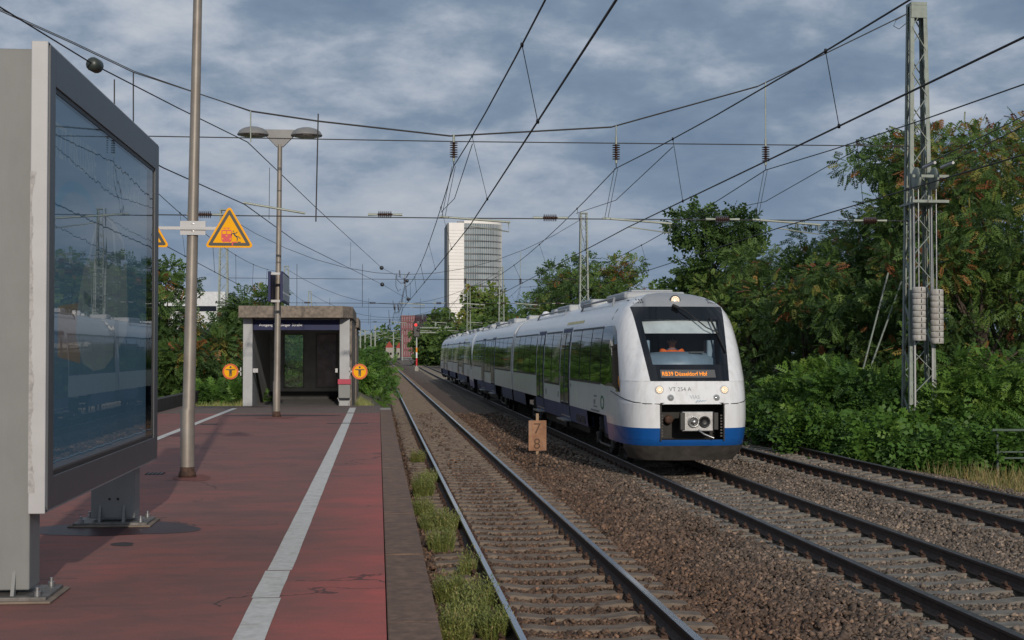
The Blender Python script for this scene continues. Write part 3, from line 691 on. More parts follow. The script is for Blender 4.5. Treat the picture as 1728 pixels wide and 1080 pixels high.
# ------------------------------------------------------------------ train
OUT = [(1.30, .45), (1.335, .70), (1.37, 1.05), (1.378, 1.6), (1.372, 2.1), (1.345, 2.6), (1.30, 2.95), (1.235, 3.2), (1.13, 3.40), (.97, 3.56), (.74, 3.68), (.45, 3.755), (.2, 3.785), (.004, 3.79)]
def Wz(z): return float(np.interp(z, [b for a, b in OUT], [a for a, b in OUT]))
def yF(z): return float(np.interp(z, [.30, .48, .62, .9, 1.4, 1.86, 2.3, 3.44, 3.60, 3.70, 3.79], [.22, .10, .03, 0, .03, .20, .52, 1.42, 1.72, 2.05, 2.6]))
YB = 2.6; NE = 4.6
def rr_(u): return 1 - (1 - min(1, abs(u)) ** NE) ** (1 / NE)
def Sp(u, z): f = yF(z); return Vector((u * Wz(z), f + (YB - f) * rr_(u), z))
def Sn(u, z):
    e = 1e-3; a = Sp(min(u + e, .9999), z) - Sp(max(u - e, -.9999), z); b = Sp(u, min(z + .01, 3.785)) - Sp(u, z - .01); n = a.cross(b)
    if n.length < 1e-9: return Vector((0, -1, 0))
    n.normalize(); return n if n.y < .2 else -n
ULIST = [0, .15, .3, .45, .6, .7, .78, .85, .9, .935, .96, .975, .985, .992, .997, .9992, .9998, .99996, .999995, 1.0]
def useq(a, b):
    "u samples from a to b, dense near the corners"
    full = sorted(set([-q for q in ULIST] + ULIST)); return [a] + [q for q in full if a + .012 < q < b - .012] + [b]
def patch(m, ua, ub, zs, off=0., T=None, nmax=None):
    "ua, ub: half-x or u limits as functions of z"
    rows = []
    base = np.linspace(0, 1, nmax or 13)
    for z in zs:
        a, b = ua(z), ub(z)
        if nmax is None:
            # map through arc-like parameter so that corners are sampled well
            def inv(u): s_ = 1 if u >= 0 else -1; return s_ * (abs(u) * .5 + rr_(u) * .5)
            ta, tb = inv(a), inv(b); us = []
            tab = np.array(sorted(set([-q for q in ULIST] + ULIST + list(np.linspace(-1, 1, 61))))); tt = np.array([inv(q) for q in tab])
            for q in np.linspace(ta, tb, 21): us.append(float(np.interp(q, tt, tab)))
            us[0] = a; us[-1] = b
        else: us = [a + (b - a) * q for q in base]
        r = []
        for u in us:
            pnt = Sp(u, z)
            if off: pnt = pnt + Sn(u, z) * off
            r.append(T(pnt) if T else pnt)
        rows.append(r)
    m.grid(rows, True); return m
CL = 24.6                                   # length of one car, coupler plane to joint
def hx(v): return lambda z: v / Wz(z)
def lin(z0, v0, z1, v1): return lambda z: (v0 + (v1 - v0) * (z - z0) / (z1 - z0)) / Wz(z)
g_out = lin(1.86, .83, 3.44, 1.0); g_in = lin(2.2, .735, 3.16, .83)
neg = lambda f_: (lambda z: -f_(z))
def train_unit(root, ox, oy, text=True):
    for car in (0, 1):
        if car == 0: T = lambda p: Vector((ox + p[0], oy + p[1], p[2]))
        else: T = lambda p: Vector((ox - p[0], oy + 2 * CL + .5 - p[1], p[2]))
        def bx(m, x0, x1, y0, y1, z0, z1):
            a = T((x0, y0, z0)); b = T((x1, y1, z1)); m.box(min(a.x, b.x), max(a.x, b.x), min(a.y, b.y), max(a.y, b.y), z0, z1); return m
        # ---- body shell
        m = MB(); pr = [q for q in OUT if q[1] >= 1.05]
        full = [(x, z) for x, z in pr] + [(-x, z) for x, z in pr[::-1]]
        yy = [YB, CL * .35, CL * .7, CL]
        m.grid([[T((x, y, z)) for x, z in full] for y in yy], True)
        m.add([T((x, CL, z)) for x, z in full], [tuple(range(len(full)))])
        # nose: white pieces around the black screen
        one = lambda z: 1.0; mone = lambda z: -1.0
        zA = list(np.linspace(1.86, 3.44, 12)); zT = [3.44, 3.5, 3.56, 3.62, 3.67, 3.71, 3.745, 3.77, 3.79]
        for sg in (-1, 1):
            if sg < 0: patch(m, mone, neg(g_out), zA, 0, T)
            else: patch(m, g_out, one, zA, 0, T)
            cap = lin(3.44, 1.0, 3.79, .45)
            capl = lambda z: min(.96, cap(z))
            if sg < 0: patch(m, mone, neg(capl), zT, 0, T)
            else: patch(m, capl, one, zT, 0, T)
        patch(m, mone, one, list(np.linspace(1.39, 1.86, 5)), 0, T)
        for sg in (-1, 1):
            zl = list(np.linspace(.9, 1.39, 4))
            if sg < 0: patch(m, mone, neg(hx(.645)), zl, 0, T)
            else: patch(m, hx(.645), one, zl, 0, T)
        body = m.build('car_body', WHITE, root)
        capm = MB(); patch(capm, neg(lambda z: min(.96, lin(3.44, 1.0, 3.79, .45)(z))), lambda z: min(.96, lin(3.44, 1.0, 3.79, .45)(z)), zT, .002, T); cp = capm.build('roof_cap', CAPG, root)
        for sg in (-1, 1):
            for i in range(5):
                x = sg * (.72 + i * .045); pt = Sp(x / Wz(3.57), 3.57); n_ = Sn(x / Wz(3.57), 3.57)
                a = Sp(x / Wz(3.52), 3.52) + n_ * .004; b = Sp(x / Wz(3.62), 3.62) + n_ * .004
                MB().beam(T(a), T(b), .022, .012).build('vent_slot', SIGNK, cp)
        # blue bumper
        m = MB(); zl = list(np.linspace(.66, .9, 4))
        patch(m, mone, neg(hx(.645)), zl, .001, T); patch(m, hx(.645), one, zl, .001, T)
        patch(m, mone, one, list(np.linspace(.535, .66, 4)), .001, T); m.build('blue_bumper', BLUE, root)
        m = MB(); rows = []
        for z, k2 in ((.535, .985), (.45, .975), (.25, .88), (.22, .86)):
            rows.append([T((u * 1.30 * k2, (.07 + (.535 - z) * .75) + 1.9 * rr_(u), z)) for u in (-.99, -.95, -.88, -.75, -.5, -.2, .2, .5, .75, .88, .95, .99)])
        m.grid(rows, True); m.build('apron', APRON, root)
        # skirt along the side, with the gap over the bogies
        m = MB()
        for sg in (-1, 1):
            for a, b in ((YB, 3.0), (5.6, 16.9), (20.2, CL)):
                m.grid([[T((sg * x, y, z)) for x, z in ((1.325, .64), (1.35, .85), (1.366, 1.05))] for y in (a, b)], False)
                m.grid([[T((sg * x, y, z)) for x, z in ((1.325, .64), (1.20, .64), (1.20, .9))] for y in (a, b)], False)
            m.add([T((sg * x, YB, z)) for x, z in ((1.325, .64), (1.366, 1.05), (1.0, 1.05), (1.0, .64))], [(0, 1, 2, 3)])
        bx(m, -1.30, 1.30, YB, CL, 1.02, 1.06); m.build('skirt', SKIRT, root)
        # black screen ring
        m = MB()
        patch(m, neg(g_out), neg(g_in), list(np.linspace(2.2, 3.16, 9)), .003, T, 5); patch(m, g_in, g_out, list(np.linspace(2.2, 3.16, 9)), .003, T, 5)
        patch(m, neg(g_out), g_out, [1.86, 1.95, 2.05, 2.13, 2.2], .003, T, 17); patch(m, neg(g_out), g_out, [3.16, 3.23, 3.3, 3.37, 3.44], .003, T, 17)
        scr = m.build('screen_surround', BLACKG, root)
        m = MB(); patch(m, neg(g_in), g_in, list(np.linspace(2.2, 3.16, 9)), .004, T, 17)
        m.build('windscreen', glass('windscreen_glass', (.86, .92, .95), .01, 0, 1.45), scr)
        # destination display
        m = MB(); patch(m, hx(-.60), hx(.55), [1.93, 2.01, 2.09], .006, T, 13); disp = m.build('destination_display', flat('display_grey', (.10, .10, .10), .3), scr)
        # cab interior
        if car == 0:
            m = MB(); bx(m, -1.04, 1.04, 2.75, 2.80, 1.2, 3.40); bx(m, -1.04, 1.04, .7, 2.75, 1.2, 1.25); bx(m, -.9, .9, 1.85, 2.75, 3.36, 3.39); m.build('cab_wall', CABW, root)
            m = MB(); rows = []
            for y, z in ((1.0, 1.9), (.95, 2.2), (1.02, 2.36), (1.3, 2.47), (1.62, 2.47), (1.68, 2.40), (1.70, 1.9)):
                rows.append([T((x, y + .25 * (abs(x) / .8) ** 2, z - .06 * (abs(x) / .8) ** 3)) for x in np.linspace(-.78, .78, 13)])
            m.grid(rows, True); dk = m.build('desk', DESK, root)
            for sg in (-1, 1): bx(MB(), *sorted((sg * .62, sg * .80)), 1.35, 1.7, 2.2, 2.72).build('desk_pillar', DESK, dk, bevel=.03)
            bx(MB(), .2, .52, 1.18, 1.24, 2.44, 2.475).build('desk_vent', SIGNK, dk)
            m = MB(); m.grid([[T((x, yF(z) + .10 + .12 * (x / .8) ** 2, z)) for x in np.linspace(-.84, .84, 9)] for z in (2.86, 3.18)], True); m.build('sun_blind', BLIND, root)
            bx(MB(), .95, 1.1, 1.6, 2.3, 2.2, 2.9).build('cab_cabinet', DESK, root)
        # coupler bay
        m = MB()
        bx(m, -.66, .66, .60, .64, .60, 1.42); bx(m, -.67, -.645, .0, .60, .64, 1.40); bx(m, .645, .67, .0, .60, .64, 1.40); bx(m, -.66, .66, .05, .60, 1.39, 1.42); bx(m, -.66, .66, .1, .6, .62, .655)
        m.build('coupler_bay', DARKM, root)
        m = MB(); bx(m, -.22, .44, .02, .12, .83, 1.24); hdp = m.build('coupler_plate', STEEL, root, bevel=.02)
        bx(MB(), -.14, .36, .12, .55, .88, 1.18).build('coupler_shaft', DARKM, hdp)
        for sg, ym in ((.02, -.03), (.25, .01)):
            c = T((sg, .015, 1.03)); d = T((sg, -.02, 1.03)) - c
            MB().lathe(c, [(.115, 0), (.12, .01), (.12, .03), (.095, .035), (.09, .01), (.02, .008)], 20, d).build('coupler_cone', STEEL if sg < .1 else SIGNK, hdp)
        c = T((.02, .0, 1.03)); d = T((.02, -.05, 1.03)) - c; MB().lathe(c, [(.045, 0), (.045, .08), (.02, .09)], 12, d).build('coupler_pin', STEEL, hdp)
        for x in (-.26, .44): bx(MB(), x - .0, x + .10, -.01, .1, .86, 1.22).build('electric_head', SIGNK, hdp, bevel=.012)
        MB().tube([T((.12, .0, .86)), T((.22, -.08, .78)), T((.42, -.10, .70))], .02, 8).build('coupler_lever', STEEL, hdp)
        for sg in (-1, 1):
            for i in range(8): bx(MB(), *sorted((sg * .60, sg * .64)), .08, .14, .72 + i * .06, .75 + i * .06).build('bay_hose_rib', APRON, hdp)
        MB().lathe(T((-.40, .5, 1.06)), [(.09, 0), (.09, .06), (.05, .08)], 14, T((0, -1, 0)) - T((0, 0, 0))).build('cable_socket', CLIP, hdp)
        # seam line
        for sg in (-1, 1):
            pts = []
            for u, z in ((.9995, 1.62), (.99, 1.56), (.97, 1.52), (.93, 1.475), (.85, 1.43), (.70, 1.40), (.48, 1.392)):
                pts.append(T(Sp(sg * u, z) + Sn(sg * u, z) * .003))
            MB().tube(pts, .010, 5).build('panel_seam', SIGNK, root)
        # lamps
        HL = flat('headlamp_lit', (.55, .48, .40), .2, (1, .82, .62), .12); HC = flat('headlamp_clear', (.22, .23, .24), .08)
        RIM = flat('lamp_rim', (.45, .46, .47), .3)
        for x, z, r, mt in ((-.66, 1.68, .078, HL), (.70, 1.68, .078, HL), (-.44, 1.52, .062, HC), (.52, 1.52, .062, HC), (0, 3.585, .10, HL)):
            u = x / Wz(z); n_ = Sn(u, z)
            if z > 3: n_ = Vector((0, -.94, .34))
            n_ = Vector((n_.x * .6, n_.y, n_.z * .5)).normalized()
            c = Sp(u, z); tn = T(c + n_) - T(c)
            hl = MB().lathe(T(c - n_ * .03), [(r * 1.15, 0), (r * 1.2, .03), (r * 1.12, .042), (r, .044)], 24, tn).build('headlight', FRAMED if z > 3 else RIM, root)
            if text or car == 0:
                MB().lathe(T(c + n_ * .012), [(r * .98, 0), (r * .9, .012), (r * .5, .022), (.005, .024)], 20, tn).build('lens', mt, hl)
                if mt is HL and car == 0:
                    ml = MB(); a_, b_ = ml.frame(tn)
                    for rr2, nn in ((.35, 6), (.75, 11)):
                        for i in range(nn):
                            t = 6.2832 * i / nn; cc = T(c + n_ * .033) + (a_ * math.cos(t) + b_ * math.sin(t)) * r * rr2
                            ml.lathe(cc, [(r * .13, -.015), (r * .13, .004), (.002, .006)], 6, tn)
                    tag(ml.build('light_diodes', flat('diode', (.9, .8, .6), .3, (1, .66, .36), .9), hl), kind='stuff')
        # wiper
        if car == 0:
            w0 = Sp(-.06, 3.42) + Sn(-.06, 3.42) * .05; w1 = Sp(.40, 2.95) + Sn(.4, 2.95) * .06; w2 = Sp(.58, 2.84) + Sn(.58, 2.84) * .05
            wp = MB().tube([T(w0), T(Sp(.1, 3.3) + Sn(.1, 3.3) * .09), T(w1), T(w2)], .014, 6).tube([T(w0 + Vector((-.06, 0, .02))), T(Sp(.0, 3.36) + Sn(.1, 3.3) * .07)], .04, 6).build('wiper_arm', SIGNK, root)
            MB().beam(T(Sp(.52, 3.18) + Sn(.52, 3.18) * .035), T(Sp(.63, 2.45) + Sn(.63, 2.45) * .03), .03, .03).build('wiper_blade', SIGNK, wp)
        # side glazing
        def SideP(sg, y, z, off):
            if y < YB:
                f = yF(z); q = max(0., min(1., (y - f) / (YB - f))); u = (1 - (1 - q) ** NE) ** (1 / NE); n_ = Sn(sg * min(u, .9995), z)
                return T(Vector((sg * u * Wz(z), y, z)) + n_ * off)
            return T((sg * (Wz(z) + off), y, z))
        for sg in (-1, 1):
            # cab side window, swept forward along the screen pillar
            m = MB(); rows = []
            for z in np.linspace(1.62, 3.04, 12):
                yfr = float(np.interp(z, [1.62, 1.75, 2.2, 2.7, 2.95, 3.04], [1.02, 1.04, 1.22, 1.52, 1.75, 2.0]))
                yba = float(np.interp(z, [1.62, 1.75], [1.25, 3.35]))
                rows.append([SideP(sg, yfr + (yba - yfr) * t, z, .006) for t in np.linspace(0, 1, 10)])
            m.grid(rows, True); m.build('cab_side_window', SIDEG, root)
            def win(y0, y1, z0, z1, nm, mat, off=.007, par=root, fr=.055):
                fm = MB(); fm.grid([[SideP(sg, y, z, off) for y in (y0, y1)] for z in np.linspace(z0, z1, 5)], True)
                wo2 = fm.build(nm, FRAMED, par)
                pm = MB(); pm.grid([[SideP(sg, y, z, off + .006) for y in (y0 + fr, y1 - fr)] for z in np.linspace(z0 + fr, z1 - fr, 5)], True)
                pm.build('pane', mat, wo2); return wo2
            for a, b in ((3.38, 4.95), (4.97, 6.75), (6.77, 8.55)): win(a, b, 1.72, 3.05, 'side_window', SIDEG)
            for a, b in ((10.75, 12.6), (12.62, 14.45)): win(a, b, 1.53, 3.05, 'side_window', SIDEG)
            for a, b in ((16.75, 18.6), (18.62, 20.5), (20.52, 22.4), (22.42, 24.3)): win(a, b, 1.72, 3.05, 'side_window', SIDEG)
            for a, b in ((8.75, 10.55), (14.65, 16.5)):
                d_ = MB(); d_.grid([[SideP(sg, y, z, .008) for y in (a, b)] for z in np.linspace(.72, 3.12, 8)], True); dr = d_.build('door', STEEL, root)
                for c_, e_ in ((a + .03, (a + b) / 2 - .012), ((a + b) / 2 + .012, b - .03)):
                    lf = MB(); lf.grid([[SideP(sg, y, z, .014) for y in (c_, e_)] for z in np.linspace(.76, 3.09, 8)], True); lfo = lf.build('door_leaf', SKIRT, dr)
                    pn = MB(); pn.grid([[SideP(sg, y, z, .02) for y in (c_ + .07, e_ - .07)] for z in np.linspace(1.05, 2.98, 8)], True); pn.build('door_pane', SIDEG, dr)
                st_ = MB(); bx(st_, *sorted((sg * 1.30, sg * 1.50)), a + .1, b - .1, .62, .66); st_.build('step', STEEL, dr)
            for ys_ in (8.66, 10.64, 14.56, 16.62): 
                sm_ = MB(); sm_.grid([[SideP(sg, y, z, .003) for y in (ys_ - .008, ys_ + .008)] for z in np.linspace(1.06, 3.3, 6)], True); sm_.build('panel_joint', FRAMED, root)
            # seam ring and small marks
            if sg < 0 and text and car == 0:
                dk2 = flat('print_grey', (.16, .17, .18), .5); gr2 = flat('print_green', (.02, .16, .06), .5)
                for y0, y1, z0, z1, mt in ((3.95, 4.4, 1.42, 1.46, dk2), (3.9, 4.5, 1.18, 1.21, dk2), (3.6, 4.9, .98 + .10, 1.10 + .02, dk2), (8.35, 8.45, 1.55, 1.64, SIGNK), (11.0, 11.12, 1.20, 1.36, NAVY), (13.9, 14.05, 1.2, 1.36, NAVY)):
                    mk = MB(); mk.grid([[SideP(sg, y, z, .004) for y in (y1, y0)] for z in (z0, z1)], False); mk.build('side_print', mt, root)
                mk = MB(); n6 = 20
                outr = [(3.15 + .26 * math.cos(t), 1.32 + .16 * math.sin(t)) for t in np.linspace(0, 6.2832, n6 + 1)]; inr = [(3.15 + .17 * math.cos(t), 1.32 + .11 * math.sin(t)) for t in np.linspace(0, 6.2832, n6 + 1)]
                mk.grid([[SideP(sg, y, z, .004) for y, z in outr], [SideP(sg, y, z, .004) for y, z in inr]], False); mk.build('round_emblem', gr2, root)
                text_part('MIT', .17, dk2, root, basis(T((-1.383, 4.42, 1.24)), (0, -1, 0), (0, 0, 1)), 'side_lettering', .001)
                mk = MB(); mk.grid([[SideP(sg, y, z, .005) for y in (10.2, 7.0)] for z in (3.20, 3.235, 3.27)], True); mk.build('yellow_stripe', M('stripe_yellow', (.62, .55, .22), .5), root)
        # roof equipment
        def roof_box(x0, x1, y0, y1, z0, z1, nm, mat):
            bx(MB(), x0, x1, y0, y1, z0, z1).build(nm, mat, root, bevel=.05)
        roof_box(-.72, .72, 4.0, 6.6, 3.70, 3.87, 'roof_unit', ROOFP); roof_box(-.50, .50, 4.3, 5.8, 3.87, 3.93, 'roof_unit', ROOFP)
        roof_box(-.7, .7, 9.4, 11.4, 3.70, 3.90, 'roof_unit', ROOFP); roof_box(-.6, .6, 14.5, 17.4, 3.70, 3.92, 'roof_unit', ROOFP); roof_box(-.35, .35, 20.2, 21.2, 3.74, 3.95, 'roof_unit', ROOFP)
        for y in (12.4, 13.2, 18.6, 22.6): MB().lathe(T((-.35, y, 3.7)), [(.14, 0), (.14, .16), (.10, .22), (.02, .24)], 12).build('roof_vent', WHITE, root)
        for sg in (-1, 1):
            MB().tube([T((sg * .98, 4.0, 3.54)), T((sg * .92, 4.2, 3.72)), T((sg * .92, 9.0, 3.72)), T((sg * .98, 9.2, 3.54))], .03, 6).tube([T((sg * .98, 12.5, 3.54)), T((sg * .92, 12.7, 3.70)), T((sg * .92, 19.5, 3.70)), T((sg * .98, 19.7, 3.54))], .03, 6).build('roof_rail', CAPG, root)
        ms = MB(); pr2 = [(x + .015, z + .012) for x, z in OUT if z > 1.05]; fu = pr2 + [(-x, z) for x, z in pr2[::-1]]
        ms.grid([[T((x, y, z)) for x, z in fu] for y in (CL - .22, CL - .02)], True); ms.build('end_ring', flat('end_ring_white', (.82, .82, .80), .4), root)
        # bogies
        for yb in (4.2, 18.5):
            bg_ = MB(); bx(bg_, -1.02, -.88, yb - 1.5, yb + 1.5, .42, .66); bx(bg_, .88, 1.02, yb - 1.5, yb + 1.5, .42, .66); bx(bg_, -.9, .9, yb - .3, yb + .3, .45, .7); bo = bg_.build('bogie', DARKM, root, bevel=.02)
            for yw in (yb - 1.05, yb + 1.05):
                for sg in (-1, 1):
                    c = T((sg * .70, yw, .39)); d = T((sg, 0, 0)) - T((0, 0, 0))
                    MB().lathe(c, [(.42, 0), (.42, .03), (.385, .035), (.385, .13), (.30, .135), (.29, .10), (.12, .10), (.10, .16), (.02, .16)], 28, d).build('wheel', DARKM, bo)
                    bx(MB(), *sorted((sg * 1.03, sg * 1.16)), yw - .16, yw + .16, .26, .56).build('axle_box', DARKM, bo, bevel=.04)
            for sg in (-1, 1):
                for dy in (-.35, .35): MB().lathe(T((sg * 1.08, yb + dy, .60)), [(.13, 0), (.15, .06), (.13, .12), (.15, .18), (.13, .24), (.15, .30), (.12, .36)], 12).build('air_spring', DARKM, bo)
                MB().tube([T((sg * 1.1, yb - 1.5, .5)), T((sg * 1.12, yb - .7, .30)), T((sg * 1.12, yb + .7, .30)), T((sg * 1.1, yb + 1.5, .5))], .03, 6).build('hose', APRON, bo)
        ub = MB(); bx(ub, -1.15, 1.15, 6.6, 10.4, .42, .95); bx(ub, -1.15, 1.15, 11, 15.8, .36, .95); ub.build('underfloor_box', DARKM, root, bevel=.03)
        for i in range(2):
            for sg in (-1, 1): bx(MB(), *sorted((sg * 1.335, sg * 1.352)), 6.0 + i * .85, 6.7 + i * .85, .70, .96).build('vent_grille', DARKM, root)
    # bellows between the cars
    m = MB(); pr3 = [(x * .93, z if z < 1 else 1.0 + (z - 1.0) * .95) for x, z in OUT if z > .6]; fu = pr3 + [(-x, z) for x, z in pr3[::-1]]
    rows = []
    for i in range(9): rows.append([(ox + x * (1 if i % 2 else .96), oy + CL + .02 + i * .0575, z) for x, z in fu])
    m.grid(rows, False); m.build('bellows', FRAMED, root)

U1 = thing('railcar_set', (TXC, TY0, 0), 'front white and blue two car diesel train with lit headlamps', 'train', 'coupled train sets')
train_unit(U1, TXC, TY0)
U2 = copy_tree(U1); U2.location = (TXC + .16, TY0 + 2 * CL + 1.3, 0); U2.rotation_euler.z = -rad(.42)
U2['label'] = 'rear white train set coupled behind the front one, far end'
for o in list(U2.children):
    if o.name.split('.')[0] in ('lettering', 'destination_lettering', 'logo_lettering', 'logo_stripe', 'sun_blind'): bpy.data.objects.remove(o)
fy = lambda x, z: Sp(x / Wz(z), z)
def front_map(x0, z0, off): 
    def fm(u, v, w_):
        uu = (x0 + u) / Wz(z0 + v); return Vector((TXC, TY0, 0)) + Sp(uu, z0 + v) + Sn(uu, z0 + v) * (off + w_)
    return fm
DG = flat('lettering_grey', (.16, .17, .18), .5)
text_part('VT 254 A', .118, DG, U1, None, 'lettering', .001, fmap=front_map(-.46, 1.655, .004))
text_part('VIAS', .105, flat('logo_grey', (.33, .37, .42), .5), U1, None, 'logo_lettering', .001, fmap=front_map(-.04, 1.50, .004))
for i in range(4):
    h_ = .05 - i * .008; fm = front_map(.06 + i * .055, 1.47, .004); m = MB()
    m.add([fm(0, -h_, 0), fm(.035, -h_, 0), fm(.085, 0, 0), fm(.05, 0, 0)], [(0, 1, 2, 3)])
    m.build('logo_stripe', flat('logo_blue', (.30, .38, .46), .5), U1, recalc=False)
text_part('RB39 Düsseldorf Hbf', .118, flat('led_orange', (.3, .1, 0), .5, (1, .30, .02), 1.3), U1, None, 'destination_lettering', .001, sx=.93, fmap=front_map(-.575, 1.965, .012))

# driver in the cab, one continuous skinned body
def person(loc):
    root = thing('person', loc, 'seated train driver in orange vest behind the windscreen', 'person')
    J = {'pel': ((0, 0, 0), .15), 'wa': ((0, 0, .2), .14), 'ch': ((0, -.02, .42), .16), 'nk': ((0, -.04, .60), .06), 'hd': ((0, -.07, .70), .085), 'hd2': ((0, -.07, .80), .09), 'tp': ((0, -.05, .88), .06)}
    E = [('pel', 'wa'), ('wa', 'ch'), ('ch', 'nk'), ('nk', 'hd'), ('hd', 'hd2'), ('hd2', 'tp')]
    for sd, nm in ((-1, 'l'), (1, 'r')):
        J.update({nm + 's': ((sd * .19, -.03, .50), .075), nm + 'e': ((sd * .28, -.20, .28), .05), nm + 'w': ((sd * .18, -.44, .22), .036), nm + 'h': ((sd * .16, -.52, .21), .03),
                  nm + 'hp': ((sd * .10, -.02, -.02), .10), nm + 'k': ((sd * .14, -.45, .0), .075), nm + 'a': ((sd * .14, -.48, -.42), .05), nm + 'f': ((sd * .14, -.62, -.46), .04)})
        E += [('ch', nm + 's'), (nm + 's', nm + 'e'), (nm + 'e', nm + 'w'), (nm + 'w', nm + 'h'), ('pel', nm + 'hp'), (nm + 'hp', nm + 'k'), (nm + 'k', nm + 'a'), (nm + 'a', nm + 'f')]
    ks = list(J); me = bpy.data.meshes.new('body'); me.from_pydata([J[q][0] for q in ks], [(ks.index(a), ks.index(b)) for a, b in E], [])
    ob = bpy.data.objects.new('body', me); COL.objects.link(ob); ob.parent = root; ORG['body'] = Vector(loc)
    md = ob.modifiers.new('skin', 'SKIN')
    for i, q in enumerate(ks): me.skin_vertices[0].data[i].radius = (J[q][1],) * 2; me.skin_vertices[0].data[i].use_root = (q == 'pel')
    s2 = ob.modifiers.new('sub', 'SUBSURF'); s2.levels = 2; s2.render_levels = 2
    mt, t, p_ = new_mat('person_body'); sx = N(t, 'ShaderNodeSeparateXYZ'); tc_ = N(t, 'ShaderNodeTexCoord'); L(t, tc_.outputs['Object'], sx.inputs[0])
    L(t, mixc(t, mth(t, 'GREATER_THAN', sx.outputs[2], .60), (.06, .07, .12), (.45, .27, .19)), p_.inputs['Base Color']); me.materials.append(mt)
    lx, ly, lz = loc
    m = MB(); rows = []
    for z, rx, ry in ((.08, .185, .165), (.3, .19, .17), (.45, .235, .185), (.535, .20, .15), (.575, .11, .10)):
        rows.append([(lx + rx * math.cos(t), ly - .015 + ry * math.sin(t), lz + z) for t in np.linspace(0, 6.2832, 17)])
    m.grid(rows, True); v_ = m.build('vest', ORANGE, root)
    m = MB()
    for sd in (-1, 1): m.tube([(lx + sd * .18, ly - .02, lz + .53), (lx + sd * .245, ly - .10, lz + .42), (lx + sd * .285, ly - .19, lz + .30)], [.10, .085, .07], 10)
    m.build('sleeves', ORANGE, v_)
    MB().lathe((lx, ly - .045, lz + .79), [(.098, -.03), (.104, .03), (.085, .09), (.045, .12), (.005, .13)], 14).build('hair', HAIR, root)
    MB().lathe((lx, ly - .165, lz + .745), [(.018, -.02), (.02, 0), (.008, .035)], 8).build('nose', SKIN, root)
    for sd in (-1, 1): MB().lathe((lx + sd * .033, ly - .158, lz + .775), [(.012, -.006), (.014, 0), (.004, .008)], 8).build('eye', SIGNK, root)
    for sd in (-1, 1): MB().lathe((lx + sd * .095, ly - .06, lz + .75), [(.012, -.03), (.02, 0), (.012, .03)], 8).build('ear', SKIN, root)
person((TXC + .0, TY0 + 2.1, 1.94))
# ------------------------------------------------------------------ overhead line
def lattice_mast(name, x, y, z0, h, w0, w1, label, fine=True, npan=14):
    root = thing(name, (x, y, z0), label, 'catenary mast', 'lattice catenary masts')
    def cor(t, i, j): w_ = (w0 + (w1 - w0) * t) / 2; return Vector((x + i * w_, y + j * w_ * .9, z0 + h * t))
    lw = .10 if fine else .11
    for i in (-1, 1):
        for j in (-1, 1):
            m = MB(); a, b = cor(0, i, j), cor(1, i, j)
            m.beam(a, b, lw, .014); m.beam(a + Vector((-i * lw * .45, 0, 0)) * 0 + Vector((i * .04, -j * .04, 0)), b + Vector((i * .04, -j * .04, 0)), .014, lw)
            m.build('leg', GALV, root)
    tot = []; t = 0.; seg = []
    for k2 in range(npan + 1): seg.append((k2 / npan) ** 1.0)
    bm_ = MB()
    for k2 in range(npan):
        a, b = seg[k2], seg[k2 + 1]; sw = 1 if k2 % 2 else -1
        for f in range(4):
            if f == 0: p0, p1 = cor(a, -sw, -1), cor(b, sw, -1)
            elif f == 1: p0, p1 = cor(a, sw, 1), cor(b, -sw, 1)
            elif f == 2: p0, p1 = cor(a, -1, sw), cor(b, -1, -sw)
            else: p0, p1 = cor(a, 1, -sw), cor(b, 1, sw)
            if fine: MB().beam(p0, p1, .05, .016).build('brace', GALV, root)
            else: bm_.beam(p0, p1, .06, .03)
    if not fine: tag(bm_.build('bracing', GALV, root), kind='stuff')
    m = MB(); m.box(x - w1 * .62, x + w1 * .62, y - w1 * .58, y + w1 * .58, z0 + h - .02, z0 + h + .06)
    if fine:
        for j in (-1, 1): m.box(x - w1 * .6, x + w1 * .6, y + j * w1 * .52 - .012, y + j * w1 * .52 + .012, z0 + h - .34, z0 + h - .02)
    m.build('head_plate', GALV, root)
    MB().box(x - w0 * .8, x + w0 * .8, y - w0 * .8, y + w0 * .8, z0 - .3, z0 + .12).build('foundation', CONC, root)
    return root
SPANS = [(35, -60, 1549), (100, 377, 985), (163, 483, 846), (226, 523, 791)]
MASTX = []
for i, (Y, a, b) in enumerate(SPANS):
    xa, xb2 = at(a, 500, Y).x, at(b, 500, Y).x
    MASTX.append((xa, xb2))
tops = [11.4, 12.3, 12.2, 12.0]
R1 = lattice_mast('catenary_mast', at(1549, 400, 35).x, 35, -.4, at(1543, 10, 35).z + .4, .66, .33, 'tall green grey lattice mast with tension weights before the trees', True, 20)
for i, lr, lab in ((1, 0, 'slim lattice mast rising behind the yellow triangular sign'), (1, 1, 'lattice mast standing behind the front train set'), (2, 0, 'distant lattice mast just right of the lamp post'), (2, 1, 'lattice mast in front of the right edge of the office tower'), (3, 0, 'distant lattice mast above the stair entrance roof'), (3, 1, 'lattice mast in front of the left part of the office tower')):
    Y = SPANS[i][0]; lattice_mast('catenary_mast', MASTX[i][lr], Y, -.4, tops[i] + .4, .75, .42, lab, False, 18)
lattice_mast('catenary_mast', MASTX[0][0], 35, -.4, 11.6, .86, .46, 'lattice mast left of the advertising panel, outside the picture edge', False, 15)

